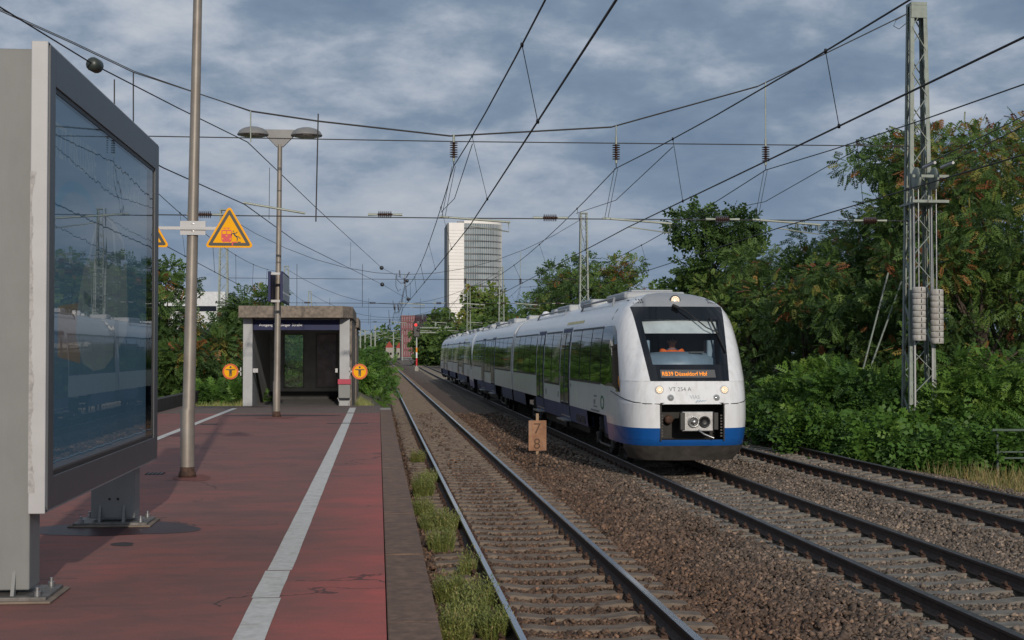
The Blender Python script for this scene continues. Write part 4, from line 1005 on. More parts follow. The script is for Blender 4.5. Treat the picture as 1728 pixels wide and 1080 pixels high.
def insulator(m, p, d, n=6, r=.075, l=.30):
    p = Vector(p); d = Vector(d).normalized(); pr = [(.02, 0)]
    for i in range(n):
        z = .03 + i * (l - .06) / n; pr += [(.03, z), (r, z + .012), (r, z + .022), (.03, z + .034)]
    pr += [(.02, l)]; m.lathe(p, pr, 10, d)
def wire(name, pts, r, par, mat=WIRE, n=5): return MB().tube(pts, r, n).build(name, mat, par)
def cross_span(k2, Y, zH, zU, zL, headpts, label, scale=1., arms=True):
    xa, xb2 = MASTX[k2]; root = thing('cross_span', ((xa + xb2) / 2, Y, zL), label, 'cross span', 'wire cross spans between masts')
    rw = .014 * scale
    wire('head_wire', headpts, rw, root)
    if k2 == 0: wire('head_wire', [Vector(p_) + Vector((0, .12, .05 if i < 3 else 0)) for i, p_ in enumerate(headpts)], rw * .8, root)
    wire('upper_rope', [(xa, Y, zU), ((xa + xb2) / 2, Y, zU - .04), (xb2, Y, zU)], rw, root)
    wire('lower_rope', [(xa, Y, zL), ((xa + xb2) / 2, Y, zL - .03), (xb2, Y, zL)], rw, root)
    hx_ = [p_[0] for p_ in headpts]; hz_ = [p_[2] for p_ in headpts]
    zhead = lambda x: float(np.interp(x, hx_, hz_))
    for t in range(3):
        x = TX[t] + bend(Y, t) - (.15 if t == 0 else .45); xt = TX[t] + bend(Y, t)
        zt = zhead(x); zm = 7.05
        m = MB(); insulator(m, (x, Y, zm + .62), (0, 0, -1), 7, .10 * scale ** .5, .46); m.build('hanging_insulator', INSUL, root)
        MB().cyl((x, Y, zt), (x, Y, zm + .60), .016 * scale, None, 6).cyl((x, Y, zm + .78), (x, Y, zm + .60), .03, None, 6).build('hanger_rod', INSGR, root)
        MB().cyl((x, Y, zm + .27), (x, Y, zm + .12), .03, None, 6).build('hanger_cap', INSGR, root)
        MB().cyl((x, Y, zm + .15), (x, Y, zm), .012 * scale, None, 6).build('hanger_link', WIRE, root)
        # steady arm
        sx = x - .35
        MB().tube([(sx, Y - .02, zL + .0), (sx + 1.75, Y - .02, zL - .12)], .030 * scale, 6).build('steady_tube', INSGR, root)
        MB().tube([(sx + 1.70, Y - .02, zL - .12), (sx + 1.72, Y - .02, zL - .36), (xt + .25 * (1 if t == 0 else -.6), Y - .02, 5.58)], .016 * scale, 6).build('steady_arm', INSGR, root)
        for dx in (-.04, .04): MB().cyl((x + dx, Y, zm), (sx + .1 + dx, Y - .02, zL + .02), .007 * scale, None, 4).build('drop_wire', WIRE, root)
        m = MB(); insulator(m, (xt + 2.05, Y, zL), (1, 0, 0), 7, .092 * scale ** .5, .40); m.build('rope_insulator', INSUL, root)
        MB().cyl((xt + 1.82, Y, zL), (xt + 2.07, Y, zL), .035, .025, 8).build('insulator_cap', INSGR, root); MB().cyl((xt + 2.43, Y, zL), (xt + 2.68, Y, zL), .025, .035, 8).build('insulator_cap', INSGR, root)
    return root
def hp(Y, pts): return [at(a, b, Y) for a, b in pts]
s1 = cross_span(0, 35, 0, at(760, 236, 35).z, at(760, 366, 35).z, [Vector((MASTX[0][0], 35, 11.0))] + hp(35, [(120, 72), (225, 122), (423, 187), (537, 204), (760, 229), (1032, 214), (1280, 145), (1533, 22)]), 'nearest wire cross span above the platform and all tracks')
for px, py0, py1 in ((225, 123, 222), (193, 134, 222), (537, 192, 374), (423, 187, 240)):
    MB().cyl(at(px, py0, 35), at(px - (4 if px == 537 else 0), py1, 35), .016, None, 6).build('vertical_rod', INSGR if px == 423 else WIRE, s1)
for px in (345, 650):
    c = at(px, 362, 35); m = MB(); insulator(m, c - Vector((.2, 0, 0)), (1, 0, 0), 7, .092, .40); m.build('rope_insulator', INSUL, s1)
    MB().cyl(c - Vector((.42, 0, 0)), c - Vector((.18, 0, 0)), .035, .025, 8).build('insulator_cap', INSGR, s1); MB().cyl(c + Vector((.18, 0, 0)), c + Vector((.42, 0, 0)), .025, .035, 8).build('insulator_cap', INSGR, s1)
MB().tube([at(515, 360, 35), at(411, 342, 35)], .03, 6).build('steady_tube', INSGR, s1)
SL = ['second wire cross span, behind the triangular sign and train', 'third wire cross span in front of the office tower', 'farthest wire cross span over the distant tracks']
for i in (1, 2, 3):
    Y = SPANS[i][0]; xa, xb2 = MASTX[i]; pts = []
    for t in np.linspace(0, 1, 13): pts.append(Vector((xa + (xb2 - xa) * t, Y, 7.9 + (tops[i] - .3 - 7.9) * (2 * t - 1) ** 2)))
    cr = cross_span(i, Y, 0, 7.6, 5.9, pts, SL[i - 1], 1.0 + .25 * i)
    for t in (.2, .38, .62): MB().cyl((xa + (xb2 - xa) * t, Y, 8.6), (xa + (xb2 - xa) * t, Y, 5.6), .018, None, 5).build('vertical_rod', WIRE, cr)
    for t in (.22, .40):
        m = MB(); insulator(m, (xa + (xb2 - xa) * t, Y, 5.9), (1, 0, 0), 6, .09, .45); m.build('rope_insulator', INSUL, cr)
SUP = [-28, 35, 100, 163, 226, 290, 354]
def overhead(trk, label, X=None, zm=7.05, zc=5.58, sag=.78, rc=.014):
    bx_ = (lambda y: TX[trk] + bend(y, trk)) if X is None else (lambda y: X)
    root = thing('overhead_line', (bx_(10), 10, zc), label, 'overhead wire', 'overhead lines along the tracks')
    mp = []; cp_ = []
    for k2 in range(len(SUP) - 1):
        a, b = SUP[k2], SUP[k2 + 1]
        for i in range(12):
            t = i / 12; y = a + (b - a) * t
            mx = bx_(y) - (.15 if trk == 0 else .45) if X is None else bx_(y)
            mp.append(Vector((mx, y, zm - 4 * sag * t * (1 - t))))
            st_ = .25 * (1 if k2 % 2 else -1) * (1 - 2 * t)
            if trk != 0: st_ *= -.6
            cp_.append(Vector((bx_(y) + st_, y, zc - .04 * 4 * t * (1 - t))))
    mp = [p_ for p_ in mp if p_.y > -12]; cp_ = [p_ for p_ in cp_ if p_.y > -12]
    mw = wire('messenger_wire', mp, rc * .9, root); cw = wire('contact_wire', cp_, rc, root)
    my = np.array([p_.y for p_ in mp]); f1 = lambda y: (np.interp(y, my, [p_.x for p_ in mp]), y, np.interp(y, my, [p_.z for p_ in mp])); f2 = lambda y: (np.interp(y, my, [p_.x for p_ in cp_]), y, np.interp(y, my, [p_.z for p_ in cp_]))
    for k2 in range(len(SUP) - 2):
        a, b = SUP[k2], SUP[k2 + 1]
        for i in range(6):
            y = a + (b - a) * (i + .7) / 6.4
            if y < 8 or y > 230: continue
            p0, p1 = f1(y), f2(y + .6); MB().cyl(p0, p1, .006 if y < 60 else .009, None, 4).lathe(Vector(p0) - Vector((0, 0, .03)), [(.018, 0), (.024, .03), (.018, .06)], 6).lathe(Vector(p1) - Vector((0, 0, .03)), [(.018, 0), (.024, .03), (.018, .06)], 6).build('dropper', WIRE, root)
    return root
overhead(0, 'overhead wires above the track beside the platform')
overhead(1, 'overhead wires above the middle track and the train')
overhead(2, 'overhead wires above the right hand track by the trees')
overhead(0, 'overhead wires left of the platform behind the panel', X=-7.15, zm=8.1, zc=6.0)
# stay ropes of the Y stitch at the first span
for trk in (0, 1, 2):
    x = TX[trk] - (.15 if trk == 0 else .45)
    tag(wire('stitch_wire', [(x, 28, 6.58), (x + .02, 35, 6.25), (x, 42, 6.60)], .009, None), 'stitch wire slung under the messenger above the %s track' % ['platform side', 'middle', 'right hand'][trk], 'overhead wire')
# the wires that leave over the platform towards the left
dA = thing('anchor_wire', at(418, 240, 35), 'upper anchor wire crossing the platform to the upper left corner', 'overhead wire')
wire('wire', [at(-60, -28, 20), at(0, 12, 21.5), at(160, 110, 25), at(300, 182, 30), at(418, 240, 35), at(535, 352, 55), at(644, 452, 100), at(687, 474, 135)], .013, dA)
dB = thing('anchor_wire', at(413, 345, 35), 'lower anchor wire crossing the platform past the lamp post', 'overhead wire')
wire('wire', [at(150, 214, 22), at(275, 283, 27), at(413, 345, 35), at(500, 408, 52), at(645, 480, 108), at(690, 506, 150)], .013, dB)
for p_, r, rt in ((at(160, 110, 25), .15, dA), (at(644, 452, 100), .15, dA), (at(645, 480, 108), .16, dB), (at(689, 505, 148), .19, dB), (at(687, 474, 135), .17, dA)):
    if r == .15 and p_.y < 30:
        d = at(200, 131, 26) - at(140, 98, 24.4); d.normalize(); m = MB(); m.lathe(p_ - d * .16, [(.03, 0), (.10, .02), (.125, .07), (.125, .25), (.10, .30), (.03, .32)], 14, d); m.build('insulator_drum', M('drum_dark', (.035, .045, .04), .4), rt)
    else: MB().lathe(p_ - Vector((0, 0, r)), [(r * math.sin(t), r - r * math.cos(t)) for t in np.linspace(.05, 3.09, 9)], 12).build('ball_insulator', BALLM, rt)
for px, a, b, Ya, Yb in ((455, 283, 370, 40, 42), (592, 408, 452, 72, 78)):
    p0, p1 = at(px, a, Ya), at(px - 1, b, Yb); MB().cyl(p0, p1, .007, None, 4).build('dropper', WIRE, dA)
# jumper loops near the section insulators
jl = thing('jumper_loops', at(680, 490, 140), 'tangle of jumper cables hanging at the distant section break', 'jumper cable')
for pts, Y in (([(669, 463), (670, 472), (676, 478), (683, 477)], 138), ([(683, 466), (684, 485), (686, 499), (690, 505)], 142), ([(668, 466), (668, 483), (672, 492), (676, 488)], 145), ([(663, 507), (664, 517), (668, 528), (672, 526), (674, 508)], 160), ([(656, 523), (657, 545), (660, 560)], 180), ([(672, 528), (676, 521), (680, 508)], 150)):
    wire('jumper', hp(Y, pts), .028, jl)
for px, py, Y in ((674, 456, 138), (691, 459, 142), (666, 513, 160), (671, 513, 160)):
    m = MB(); insulator(m, at(px, py, Y), (.1 if px != 691 else -.6, 0, -1), 6, .11, .7); m.build('insulator', INSUL, jl)
# tension weights on the right mast
for px, lab, d in ((1551, 'left column of pale concrete tension weights on the lattice mast', -.55), (1581, 'right column of pale concrete tension weights beside the lattice mast', -.50)):
    Y = 35 + d; zt, zb = at(px, 484 if px < 1560 else 488, Y).z, at(px, 575 if px < 1560 else 580, Y).z; x = at(px, 530, Y).x
    root = thing('tension_weight', (x, Y, zb), lab, 'tension weight', 'tension weight columns')
    n = 9; hh = (zt - zb) / n
    for i in range(n):
        MB().lathe((x, Y, zb + i * hh), [(.150, 0), (.162, .012), (.162, hh - .018), (.150, hh - .006)], 20).build('weight_disc', WEIGHT, root)
        MB().box(x - .012, x + .012, Y - .166, Y - .155, zb + i * hh + hh * .25, zb + i * hh + hh * .85).build('slot', SIGNK, root)
    zp = at(px, 310, Y).z
    MB().cyl((x, Y, zt - .02), (x, Y, zp), .018, None, 6).build('suspension_rod', STEEL, root)
    MB().cyl((x - .03, Y + .22, -.3), (x - .03, Y + .22, zp - .3), .028, None, 8).build('guide_rod', FRAMEL, root)
    MB().lathe((x - .05, Y, zp + .12), [(.05, -.03), (.27, -.03), (.29, -.012), (.26, 0), (.29, .012), (.27, .03), (.05, .03)], 24, (1, 0, 0)).build('pulley_wheel', GALV, root)
    m = MB(); m.cyl((x + .0, Y - .35, zp + .36), (x + .03, Y - 1.0, zp + .40), .04, None, 10); m.build('tensioner_link', FRAMEL, root)
    wire('tension_cable', [(x, Y, zp + .38), (x + .02, Y - 6, zp + .75), (x + .1, Y - 20, zp + 1.3)], .012, root)
xm = at(1549, 400, 35).x; zq = at(1549, 325, 35).z
for dz in (-.28, .35): MB().box(xm - .36, xm + .58, 34.40, 34.46, zq + dz - .035, zq + dz + .035).build('pulley_beam', GALV, R1)
MB().box(xm - .30, xm + .30, 34.46, 35.5, zq - .33, zq - .28).build('pulley_frame', GALV, R1)
wire('jumper_loop', hp(34.6, [(1530, 24), (1512, 34), (1508, 44), (1517, 49), (1531, 38)]), .010, R1)
# guy rods
for a, b in (((1499, 460), (1462, 622)), ((1522, 474), (1470, 622))):
    gy = tag(wire('guy_rod', [at(*a, 40), at(b[0], b[1], 40) + Vector((-.15, .3, -.6))], .028, None, GALV, 6), 'inclined guy rod left of the lattice mast, %s one' % ('outer' if a[0] < 1510 else 'inner'), 'guy rod')
# ------------------------------------------------------------------ vegetation
def frond_tpl(pairs, ll, lw):
    V = []
    def leaf(b, d, l, w_):
        d = np.array(d, float); d /= np.linalg.norm(d); s_ = np.cross(d, (0, 0, 1)); s_ /= np.linalg.norm(s_) + 1e-9; b = np.array(b, float)
        V.extend([b, b + d * l * .45 + s_ * w_ / 2 + (0, 0, .02), b + d * l + (0, 0, -.05 * l), b + d * l * .45 - s_ * w_ / 2 + (0, 0, .02)])
    for t in np.linspace(.18, .88, pairs):
        z = -.22 * t * t; k2 = 1 - .45 * abs(t - .45)
        for sd in (-1, 1): leaf((0, t, z), (sd * 1., .55, -.25), ll * k2, lw)
    leaf((0, .88, -.17), (0, 1, -.3), ll * .8, lw); return np.array(V)
TPL = {'fine': frond_tpl(5, .36, .16), 'mid': frond_tpl(4, .42, .20), 'far': frond_tpl(2, .62, .42), 'broad': frond_tpl(3, .40, .26)}
def fronds(name, P, D, sc, tint, mat, parent, tpl, jit=.5):
    T_ = TPL[tpl]; n = len(P); D = D / np.linalg.norm(D, axis=1, keepdims=True)
    up = np.array([0, 0, 1.]) + RNG.normal(0, jit, (n, 3)); X = np.cross(D, up); X /= np.linalg.norm(X, axis=1, keepdims=True) + 1e-9; Z = np.cross(X, D)
    R = np.stack([X, D, Z], 2)
    V = np.einsum('nij,kj->nki', R, T_) * sc[:, None, None] + P[:, None, :]
    nl = len(T_) // 4; F = np.arange(n * len(T_)).reshape(-1, 4)
    return mesh_np(name, V.reshape(-1, 3), F, mat, np.repeat(tint, len(T_)), parent)
def crown_pts(lobes, n, shell=.45):
    vol = np.array([l[3] ** 2 for l in lobes]); idx = RNG.choice(len(lobes), n, p=vol / vol.sum()); Lb = np.array(lobes)[idx]
    d = RNG.normal(0, 1, (n, 3)); d /= np.linalg.norm(d, axis=1, keepdims=True); r = RNG.uniform(shell, 1.05, n) ** .7
    P = Lb[:, :3] + d * (r * Lb[:, 3])[:, None] * np.array([1, 1, .75])
    return P, d, idx
def tree(name, x, y, z0, h, R, label, nf, fs, tpl, tint_lo, tint_hi, rust=0., nl=26, low=.3, mat=LEAF, cat='tree', group=None, flatk=1.0, trunk=None):
    root = thing(name, (x, y, z0), label, cat, group); rr = random.Random(int(x * 77 + y * 31)); lobes = []
    for i in range(nl):
        t = rr.random() ** .8; z = low + (1 - low) * t; prof = math.sin(math.pi * min(1, .18 + .82 * (1 - t) ** .75 * .93)) ** .6 if flatk == 1 else (1 - .35 * t)
        a = rr.uniform(0, 6.2832); q = R * prof * math.sqrt(rr.uniform(.12, 1)); lr = R * rr.uniform(.22, .40)
        lobes.append((x + q * math.cos(a), y + q * math.sin(a), z0 + h * z - lr * .55, lr))
    P, d, idx = crown_pts(lobes, nf); D = d + np.array([0, 0, .05]) + RNG.normal(0, .35, (nf, 3)); D[:, 2] -= .25
    lobet = np.array([rr.uniform(tint_lo, tint_hi) for _ in lobes]); tint = lobet[idx] + RNG.normal(0, .06, nf)
    if rust:
        rl = np.array([rr.random() < rust for _ in lobes]); k2 = rl[idx] & (RNG.random(nf) < .5); tint = np.where(k2, RNG.uniform(.70, 1, nf), tint)
        tint = np.where(RNG.random(nf) < rust * .12, RNG.uniform(.7, .95, nf), tint)
    tint = np.clip(tint, 0, 1)
    P[:, 2] = np.maximum(P[:, 2], z0 + .05)
    fronds('crown', P, D, RNG.uniform(.7, 1.25, nf) * fs, tint, mat, root, tpl)
    m = MB(); tr = trunk or max(.05, R * .055); top = Vector((x + rr.uniform(-.3, .3) * R * .3, y, z0 + h * .72))
    m.tube([(x, y, z0 - .3), (x + .05 * R, y, z0 + h * .25), (x - .03 * R, y, z0 + h * .5), top], [tr * 1.25, tr, tr * .7, tr * .25], 8)
    for i in range(min(nl, 9)):
        l = lobes[i]; b = Vector((x, y, z0 + h * rr.uniform(.2, .55))); e = Vector(l[:3]); md = (b + e) / 2 + Vector((0, 0, .08 * h)) * .4
        m.tube([b, md, e], [tr * .45, tr * .28, tr * .08], 5)
    m.build('trunk', BARK, root); return root
# right: tall trees behind the shrubs
RT = [(1700, 215, 44, 'tree', 3.6, .15, .55, .34, 'tall tree with rusty orange sprays at the right picture edge'),
      (1610, 222, 47, 'tree', 3.2, .12, .5, .10, 'dark green tree behind the tension weights'),
      (1520, 262, 46, 'tree', 2.6, .1, .5, .16, 'green tree directly left of the lattice mast'),
      (1455, 345, 50, 'tree', 2.7, .15, .5, .30, 'tree with scattered reddish leaves left of the lattice mast'),
      (1400, 415, 54, 'tree', 2.5, .1, .45, .35, 'dull reddish green tree in the middle of the right hedge'),
      (1320, 430, 58, 'tree', 2.8, .12, .5, .10, 'rounded green tree right of the train'),
      (1265, 455, 57, 'tree', 2.3, .35, .62, .22, 'yellowish green tree close behind the train nose'),
      (1770, 190, 40, 'tree', 3.4, .15, .55, .40, 'orange tinged tree reaching beyond the right picture edge'),
      (1660, 380, 39, 'tree', 2.4, .1, .45, .08, 'lower dark tree behind the metal railing'),
      (1360, 500, 49, 'tree', 2.3, .08, .4, .30, 'low dark tree with brown leaves behind the guy rods'),
      (1570, 420, 42, 'tree', 2.2, .08, .42, .12, 'low dark tree behind the foot of the lattice mast'),
      (1465, 470, 44, 'tree', 2.2, .06, .38, .25, 'low dark tree behind the shrubs left of the mast')]
for px, py, Y, nm, R, lo, hi, ru, lab in RT:
    t_ = at(px, py - 30, Y); tree('locust_tree', t_.x, Y, -.6, t_.z + .6, R, lab, 2100 if R < 2.45 else 4100, .335, 'fine', lo, hi, ru * (1.7 if px > 1650 else .65), 36, .10, group='trees along the right of the tracks')
t_ = at(1200, 345, 66); tree('tree_of_heaven', t_.x, 66, -.6, t_.z + .6, 2.55, 'dark green umbrella crowned tree above the train nose', 2800, .58, 'mid', .05, .32, 0, 26, .42, group='trees along the right of the tracks', flatk=.8, trunk=.16)
for px, py, Y, R, lo, hi, ru, lab in ((960, 440, 118, 3.0, .2, .45, .05, 'olive green tree left of the mast behind the train'), (1045, 440, 112, 3.0, .3, .55, .22, 'orange tinged tree right of the mast behind the train'), (1000, 470, 110, 2.6, .15, .4, .2, 'dark tree behind the mast above the train roof'),
                                   (895, 508, 150, 4.2, .25, .5, .1, 'low tree above the middle of the train roof'), (935, 490, 140, 3.4, .2, .45, .1, 'bushy tree above the front half of the train'), (1110, 500, 85, 2.6, .2, .5, .1, 'tree seen just above the train roof near its nose')):
    t_ = at(px, py - 8, Y); tree('background_tree', t_.x, Y, -.6, t_.z + .6, R, lab, 1500, .66, 'mid', lo, hi, ru, 24, .2, group='trees behind the train')
for px, py, Y, R, lo, hi, lab in ((815, 488, 250, 3.6, .5, .75, 'yellow green tree in front of the office tower'), (762, 530, 300, 4.8, .3, .6, 'small tree at the left foot of the office tower'), (745, 560, 280, 5, .2, .5, 'low trees right of the red framed office'), (858, 515, 230, 4.4, .2, .5, 'tree right of the office tower foot'), (785, 545, 240, 4.0, .2, .45, 'dark bush at the foot of the office tower')):
    t_ = at(px, py, Y); tree('distant_tree', t_.x, Y, -.6, t_.z + .6, R, lab, 1500, 1.25, 'far', lo, hi, 0, 24, .15, group='distant trees near the tower')
# right shrubs in front
SH = [(1262, 650, 46, 1.2), (1300, 640, 44, 1.5), (1345, 650, 42, 1.5), (1385, 625, 41, 1.7), (1425, 612, 40, 1.7), (1460, 635, 38.5, 1.6), (1500, 650, 37.5, 1.4), (1530, 700, 34, 1.1), (1595, 690, 34, 1.3), (1640, 655, 34.5, 1.5), (1690, 600, 35, 1.7), (1735, 590, 33.5, 1.7), (1440, 700, 35.5, 1.2), (1390, 700, 37, 1.2), (1335, 705, 39.5, 1.0), (1655, 720, 32.6, 1.0), (1500, 730, 33.5, .9), (1570, 745, 32.2, .8)]
WORDS = ['closest to the train', 'second from the train', 'third from the train', 'under the guy rods', 'with a tall pale shoot', 'left of the lattice mast', 'at the foot of the mast', 'low before the mast foot', 'right below the weights', 'behind the railing, pale green', 'tall at the right edge', 'cut by the right edge', 'low in the front row, middle', 'low in the front row, left', 'smallest near the third track', 'beside the railing end', 'front row below the mast', 'front row right of the mast']
for (px, py, Y, R), wd in zip(SH, WORDS):
    X_ = at(px, py, Y).x
    t_ = at(px, py, Y); tree('shrub', t_.x, Y, -.5, max(1.0, t_.z + .5), R, 'bright green leafy shrub ' + wd, 1300, .36, 'broad' if R < 1.5 else 'fine', *random.choice([(.0, .35), (.15, .6), (.3, .85), (.1, .7)]), 0, 22, .05, LEAFB, 'shrub', 'shrubs along the right hand track', .8, .05)
# left trees
LT = [(283, 405, 62, 1.35, .1, .45, .08, 'dark tree between the panel and the tall pole'), (300, 560, 56, 1.4, .1, .4, .1, 'lower tree left of the tall pole'), (350, 545, 66, 1.4, .15, .4, .5, 'brownish tree left of the stair entrance'), (428, 466, 72, 1.7, .05, .35, .02, 'dark drooping tree behind the stair entrance roof'), (393, 505, 74, 1.3, .05, .35, .1, 'dark tree behind the slim lattice mast'), (335, 620, 58, 1.2, .1, .35, .3, 'low dark bush right of the tall pole'), (383, 600, 60, 1.3, .1, .4, .2, 'green bush beside the left round sign'), (248, 480, 60, 1.8, .1, .4, .1, 'dark tree half hidden by the panel')]
for px, py, Y, R, lo, hi, ru, lab in LT:
    t_ = at(px, py + 14, Y); tree('park_tree', t_.x, Y, -.3, t_.z + .3, R, lab, 1500, .46, 'fine', lo, hi, ru, 28, .05, group='trees left of the stair entrance')
for px, py, Y, R, lab in ((500, 575, 76, 1.8, 'green bush seen through the entrance window'), (545, 575, 80, 1.8, 'second bush behind the entrance windows'), (618, 580, 78, 1.5, 'bright bush beside the track past the entrance'), (634, 592, 92, 1.4, 'bush farther along the track past the entrance'), (610, 612, 68, 1.0, 'low bush under the right round sign'), (400, 650, 50, .9, 'small bush in front of the entrance left wall'), (360, 655, 51, .9, 'small bush below the left round sign')):
    t_ = at(px, py, Y); tree('bush', t_.x, Y, .1, t_.z - .1, R, lab, 800, .42, 'fine', .1, .6, 0, 18, .05, LEAFB, 'bush', 'bushes around the stair entrance', .8, .04)
for i, Y in enumerate((135, 150, 165, 180, 198, 220, 245)):
    tree('lineside_tree', -11.5 - (i % 3) * 1.3, Y, -.3, 6.6 + (i % 2) * .7, 3.6, 'leafy tree in the row left of the line, hidden behind the entrance, %s' % ['nearest', 'second', 'third', 'fourth', 'fifth', 'sixth', 'farthest'][i], 900, 1.0, 'mid', .1, .5, .05, 24, .05, group='row of trees left of the line')
# weeds in the gap between platform and rail
def weed(x, y, r, h, n, label, mat=WEED, lo=.1, hi=.75, z=-.25):
    root = thing('weed_clump', (x, y, z), label, 'weed', 'weed clumps beside the platform edge')
    a = RNG.uniform(0, 6.28, n); q = r * np.sqrt(RNG.random(n)); bx_ = x + q * np.cos(a) * .75; by = y + q * np.sin(a) * 1.3
    P = []; T_ = []
    hh = h * RNG.uniform(.5, 1.1, n) * (1.15 - .7 * (q / r) ** 2); ln = np.stack([np.cos(a), np.sin(a)], 1) * RNG.uniform(.05, .45, (n, 1)) * hh[:, None]
    V = []; ti = np.where(RNG.random(n) < .06, 1., RNG.uniform(lo, hi, n))
    for s_ in range(7):      # little leaves up each stem
        t = (s_ + .6) / 7; cx = bx_ + ln[:, 0] * t * t; cy = by + ln[:, 1] * t * t; cz = z + hh * t
        b = RNG.uniform(0, 6.28, n); l = RNG.uniform(.025, .055, n); w_ = .007
        dx, dy = np.cos(b), np.sin(b); up = RNG.uniform(.3, 1., n)
        V.append(np.stack([np.stack([cx, cy, cz], 1), np.stack([cx + dx*l*.5 - dy*w_, cy + dy*l*.5 + dx*w_, cz + up*l*.5], 1), np.stack([cx + dx*l, cy + dy*l, cz + up*l], 1), np.stack([cx + dx*l*.5 + dy*w_, cy + dy*l*.5 - dx*w_, cz + up*l*.5], 1)], 1))
        T_.append(np.repeat(np.clip(ti + .12 * t, 0, 1), 4))
    V = np.concatenate([v.reshape(-1, 3) for v in V]); T_ = np.concatenate(T_)
    mesh_np('foliage', V, np.arange(len(V)).reshape(-1, 4), mat, T_, root)
    k2 = min(n, 260); w_ = .004
    S_ = np.stack([np.stack([bx_[:k2] - w_, by[:k2], np.full(k2, z)], 1), np.stack([bx_[:k2] + w_, by[:k2], np.full(k2, z)], 1), np.stack([bx_[:k2] + ln[:k2, 0], by[:k2] + ln[:k2, 1], z + hh[:k2]], 1)], 1).reshape(-1, 3)
    mesh_np('stems', S_, np.arange(len(S_)).reshape(-1, 3), mat, np.repeat(ti[:k2], 3), root)
WD = [((705, 775), .30, .38, 700, 'round weed clump farthest along the platform edge'), ((735, 812), .26, .32, 600, 'small weed clump touching the rail'), ((715, 830), .30, .42, 800, 'weed clump leaning on the platform edge, middle distance'), ((712, 862), .28, .42, 700, 'tall weed clump between edge and rail'), ((735, 885), .36, .42, 900, 'broad weed clump beside the left rail'), ((757, 890), .24, .34, 600, 'weed clump against the rail head'), ((745, 920), .24, .40, 420, 'thin seedy weed clump with bare stems'), ((800, 962), .13, .36, 200, 'sparse upright weed by the rail'), ((760, 1005), .24, .42, 800, 'dense weed clump near the picture bottom, left'), ((828, 1020), .22, .36, 800, 'feathery weed clump next to the near rail'), ((790, 1045), .26, .40, 900, 'wide weed clump in the bottom row'), ((765, 1075), .24, .42, 900, 'bright weed clump at the bottom picture edge'), ((840, 1068), .18, .34, 700, 'weed clump cut by the bottom edge beside the rail')]
for (px, py), r, h, n, lab in WD:
    d = _F + _R * ((px - 864) / FOC) + _U * (-(py - 540) / FOC); t = (-.15 - CAM_H) / d.z; pt = d * t
    x = min(max(pt.x, .34 + r * .6), 1.12 - r * .3); weed(x, pt.y, r * random.uniform(.72, .95), h * random.uniform(.75, 1.1), int(n * .8), lab, lo=random.uniform(.0, .25), hi=random.uniform(.55, .95))
# dry grass and low growth along the right edge
n = 9000; Y = RNG.uniform(25, 64, n); X = 12.2 + RNG.random(n) ** 1.3 * 2.6 + .35 * np.sin(Y * .9)
h_ = RNG.uniform(.08, .30, n) * (1 + .9 * (np.sin(Y * 1.7 + X) > .5)); a = RNG.uniform(0, 6.28, n); w_ = .012; lx, ly = np.cos(a) * h_ * .35, np.sin(a) * h_ * .35; zz = np.full(n, -.42)
V = np.stack([np.stack([X - w_, Y, zz], 1), np.stack([X + w_, Y, zz], 1), np.stack([X + lx, Y + ly, zz + h_], 1)], 1).reshape(-1, 3)
tag(mesh_np('dry_grass', V, np.arange(3 * n).reshape(-1, 3), DRY, np.repeat(RNG.random(n) ** 1.8, 3), loc=(13, 40, -.4)), 'dry yellow grass fringe along the right hand track', 'grass', kind='stuff')
n = 5000; Y = RNG.uniform(44.8, 58, n); X = np.where(RNG.random(n) < .6, RNG.uniform(-7.5, -4.4, n), RNG.uniform(-.75, .5, n)); h_ = RNG.uniform(.06, .30, n); zz = np.interp(X, [-6.5, -4.3, -.9, -.4, .1, .55], [.5, .66, .6, .35, -.05, -.32]); a = RNG.uniform(0, 6.28, n); lx, ly = np.cos(a) * h_ * .4, np.sin(a) * h_ * .4
V = np.stack([np.stack([X - .012, Y, zz], 1), np.stack([X + .012, Y, zz], 1), np.stack([X + lx, Y + ly, zz + h_], 1)], 1).reshape(-1, 3)
tag(mesh_np('verge_grass', V, np.arange(3 * n).reshape(-1, 3), WEED, np.repeat(RNG.uniform(0, 1, n), 3), loc=(-3, 48, .4)), 'short rough grass around the stair entrance', 'grass', kind='stuff')
# ------------------------------------------------------------------ small things by the tracks
c = at(907, 732, 37.0); kb = thing('distance_board', (c.x, 37.0, -.25), 'rusty distance board reading 7 over 8 beside the train', 'sign')
za, zb_ = at(907, 754, 37.0).z - .10, at(907, 709.5, 37.0).z; xa, xb2 = at(892, 730, 37.0).x, at(922, 730, 37.0).x
bd = MB().box(xa, xb2, 36.99, 37.02, za, zb_).build('board', M('rusty_board', (.34, .18, .10), .8, var=.3, scale=5, c2=(.22, .105, .06), dirt=((.48, .40, .32), .35)), kb, bevel=.004)
MB().box((xa + xb2) / 2 - .035, (xa + xb2) / 2 + .035, 37.025, 37.08, -.4, zb_ + .18).build('stake', M('stake_metal', (.36, .25, .16), .8), kb)
RL = flat('faded_numeral', (.10, .052, .03), .8)
text_part('7', .40, RL, bd, basis(((xa + xb2) / 2 - .11, 36.987, zb_ - .345), (1, 0, 0), (0, 0, 1)), 'numeral', .001)
text_part('8', .40, RL, bd, basis(((xa + xb2) / 2 - .115, 36.987, za + .045), (1, 0, 0), (0, 0, 1)), 'numeral', .001)
rl = thing('metal_railing', at(1683, 790, 31.5), 'green grey tubular metal railing at the right edge', 'railing')
x0 = at(1683, 760, 31.5).x; zt = at(1683, 726, 31.5).z
RLG = M('railing_green', (.075, .105, .085), .55, .2)
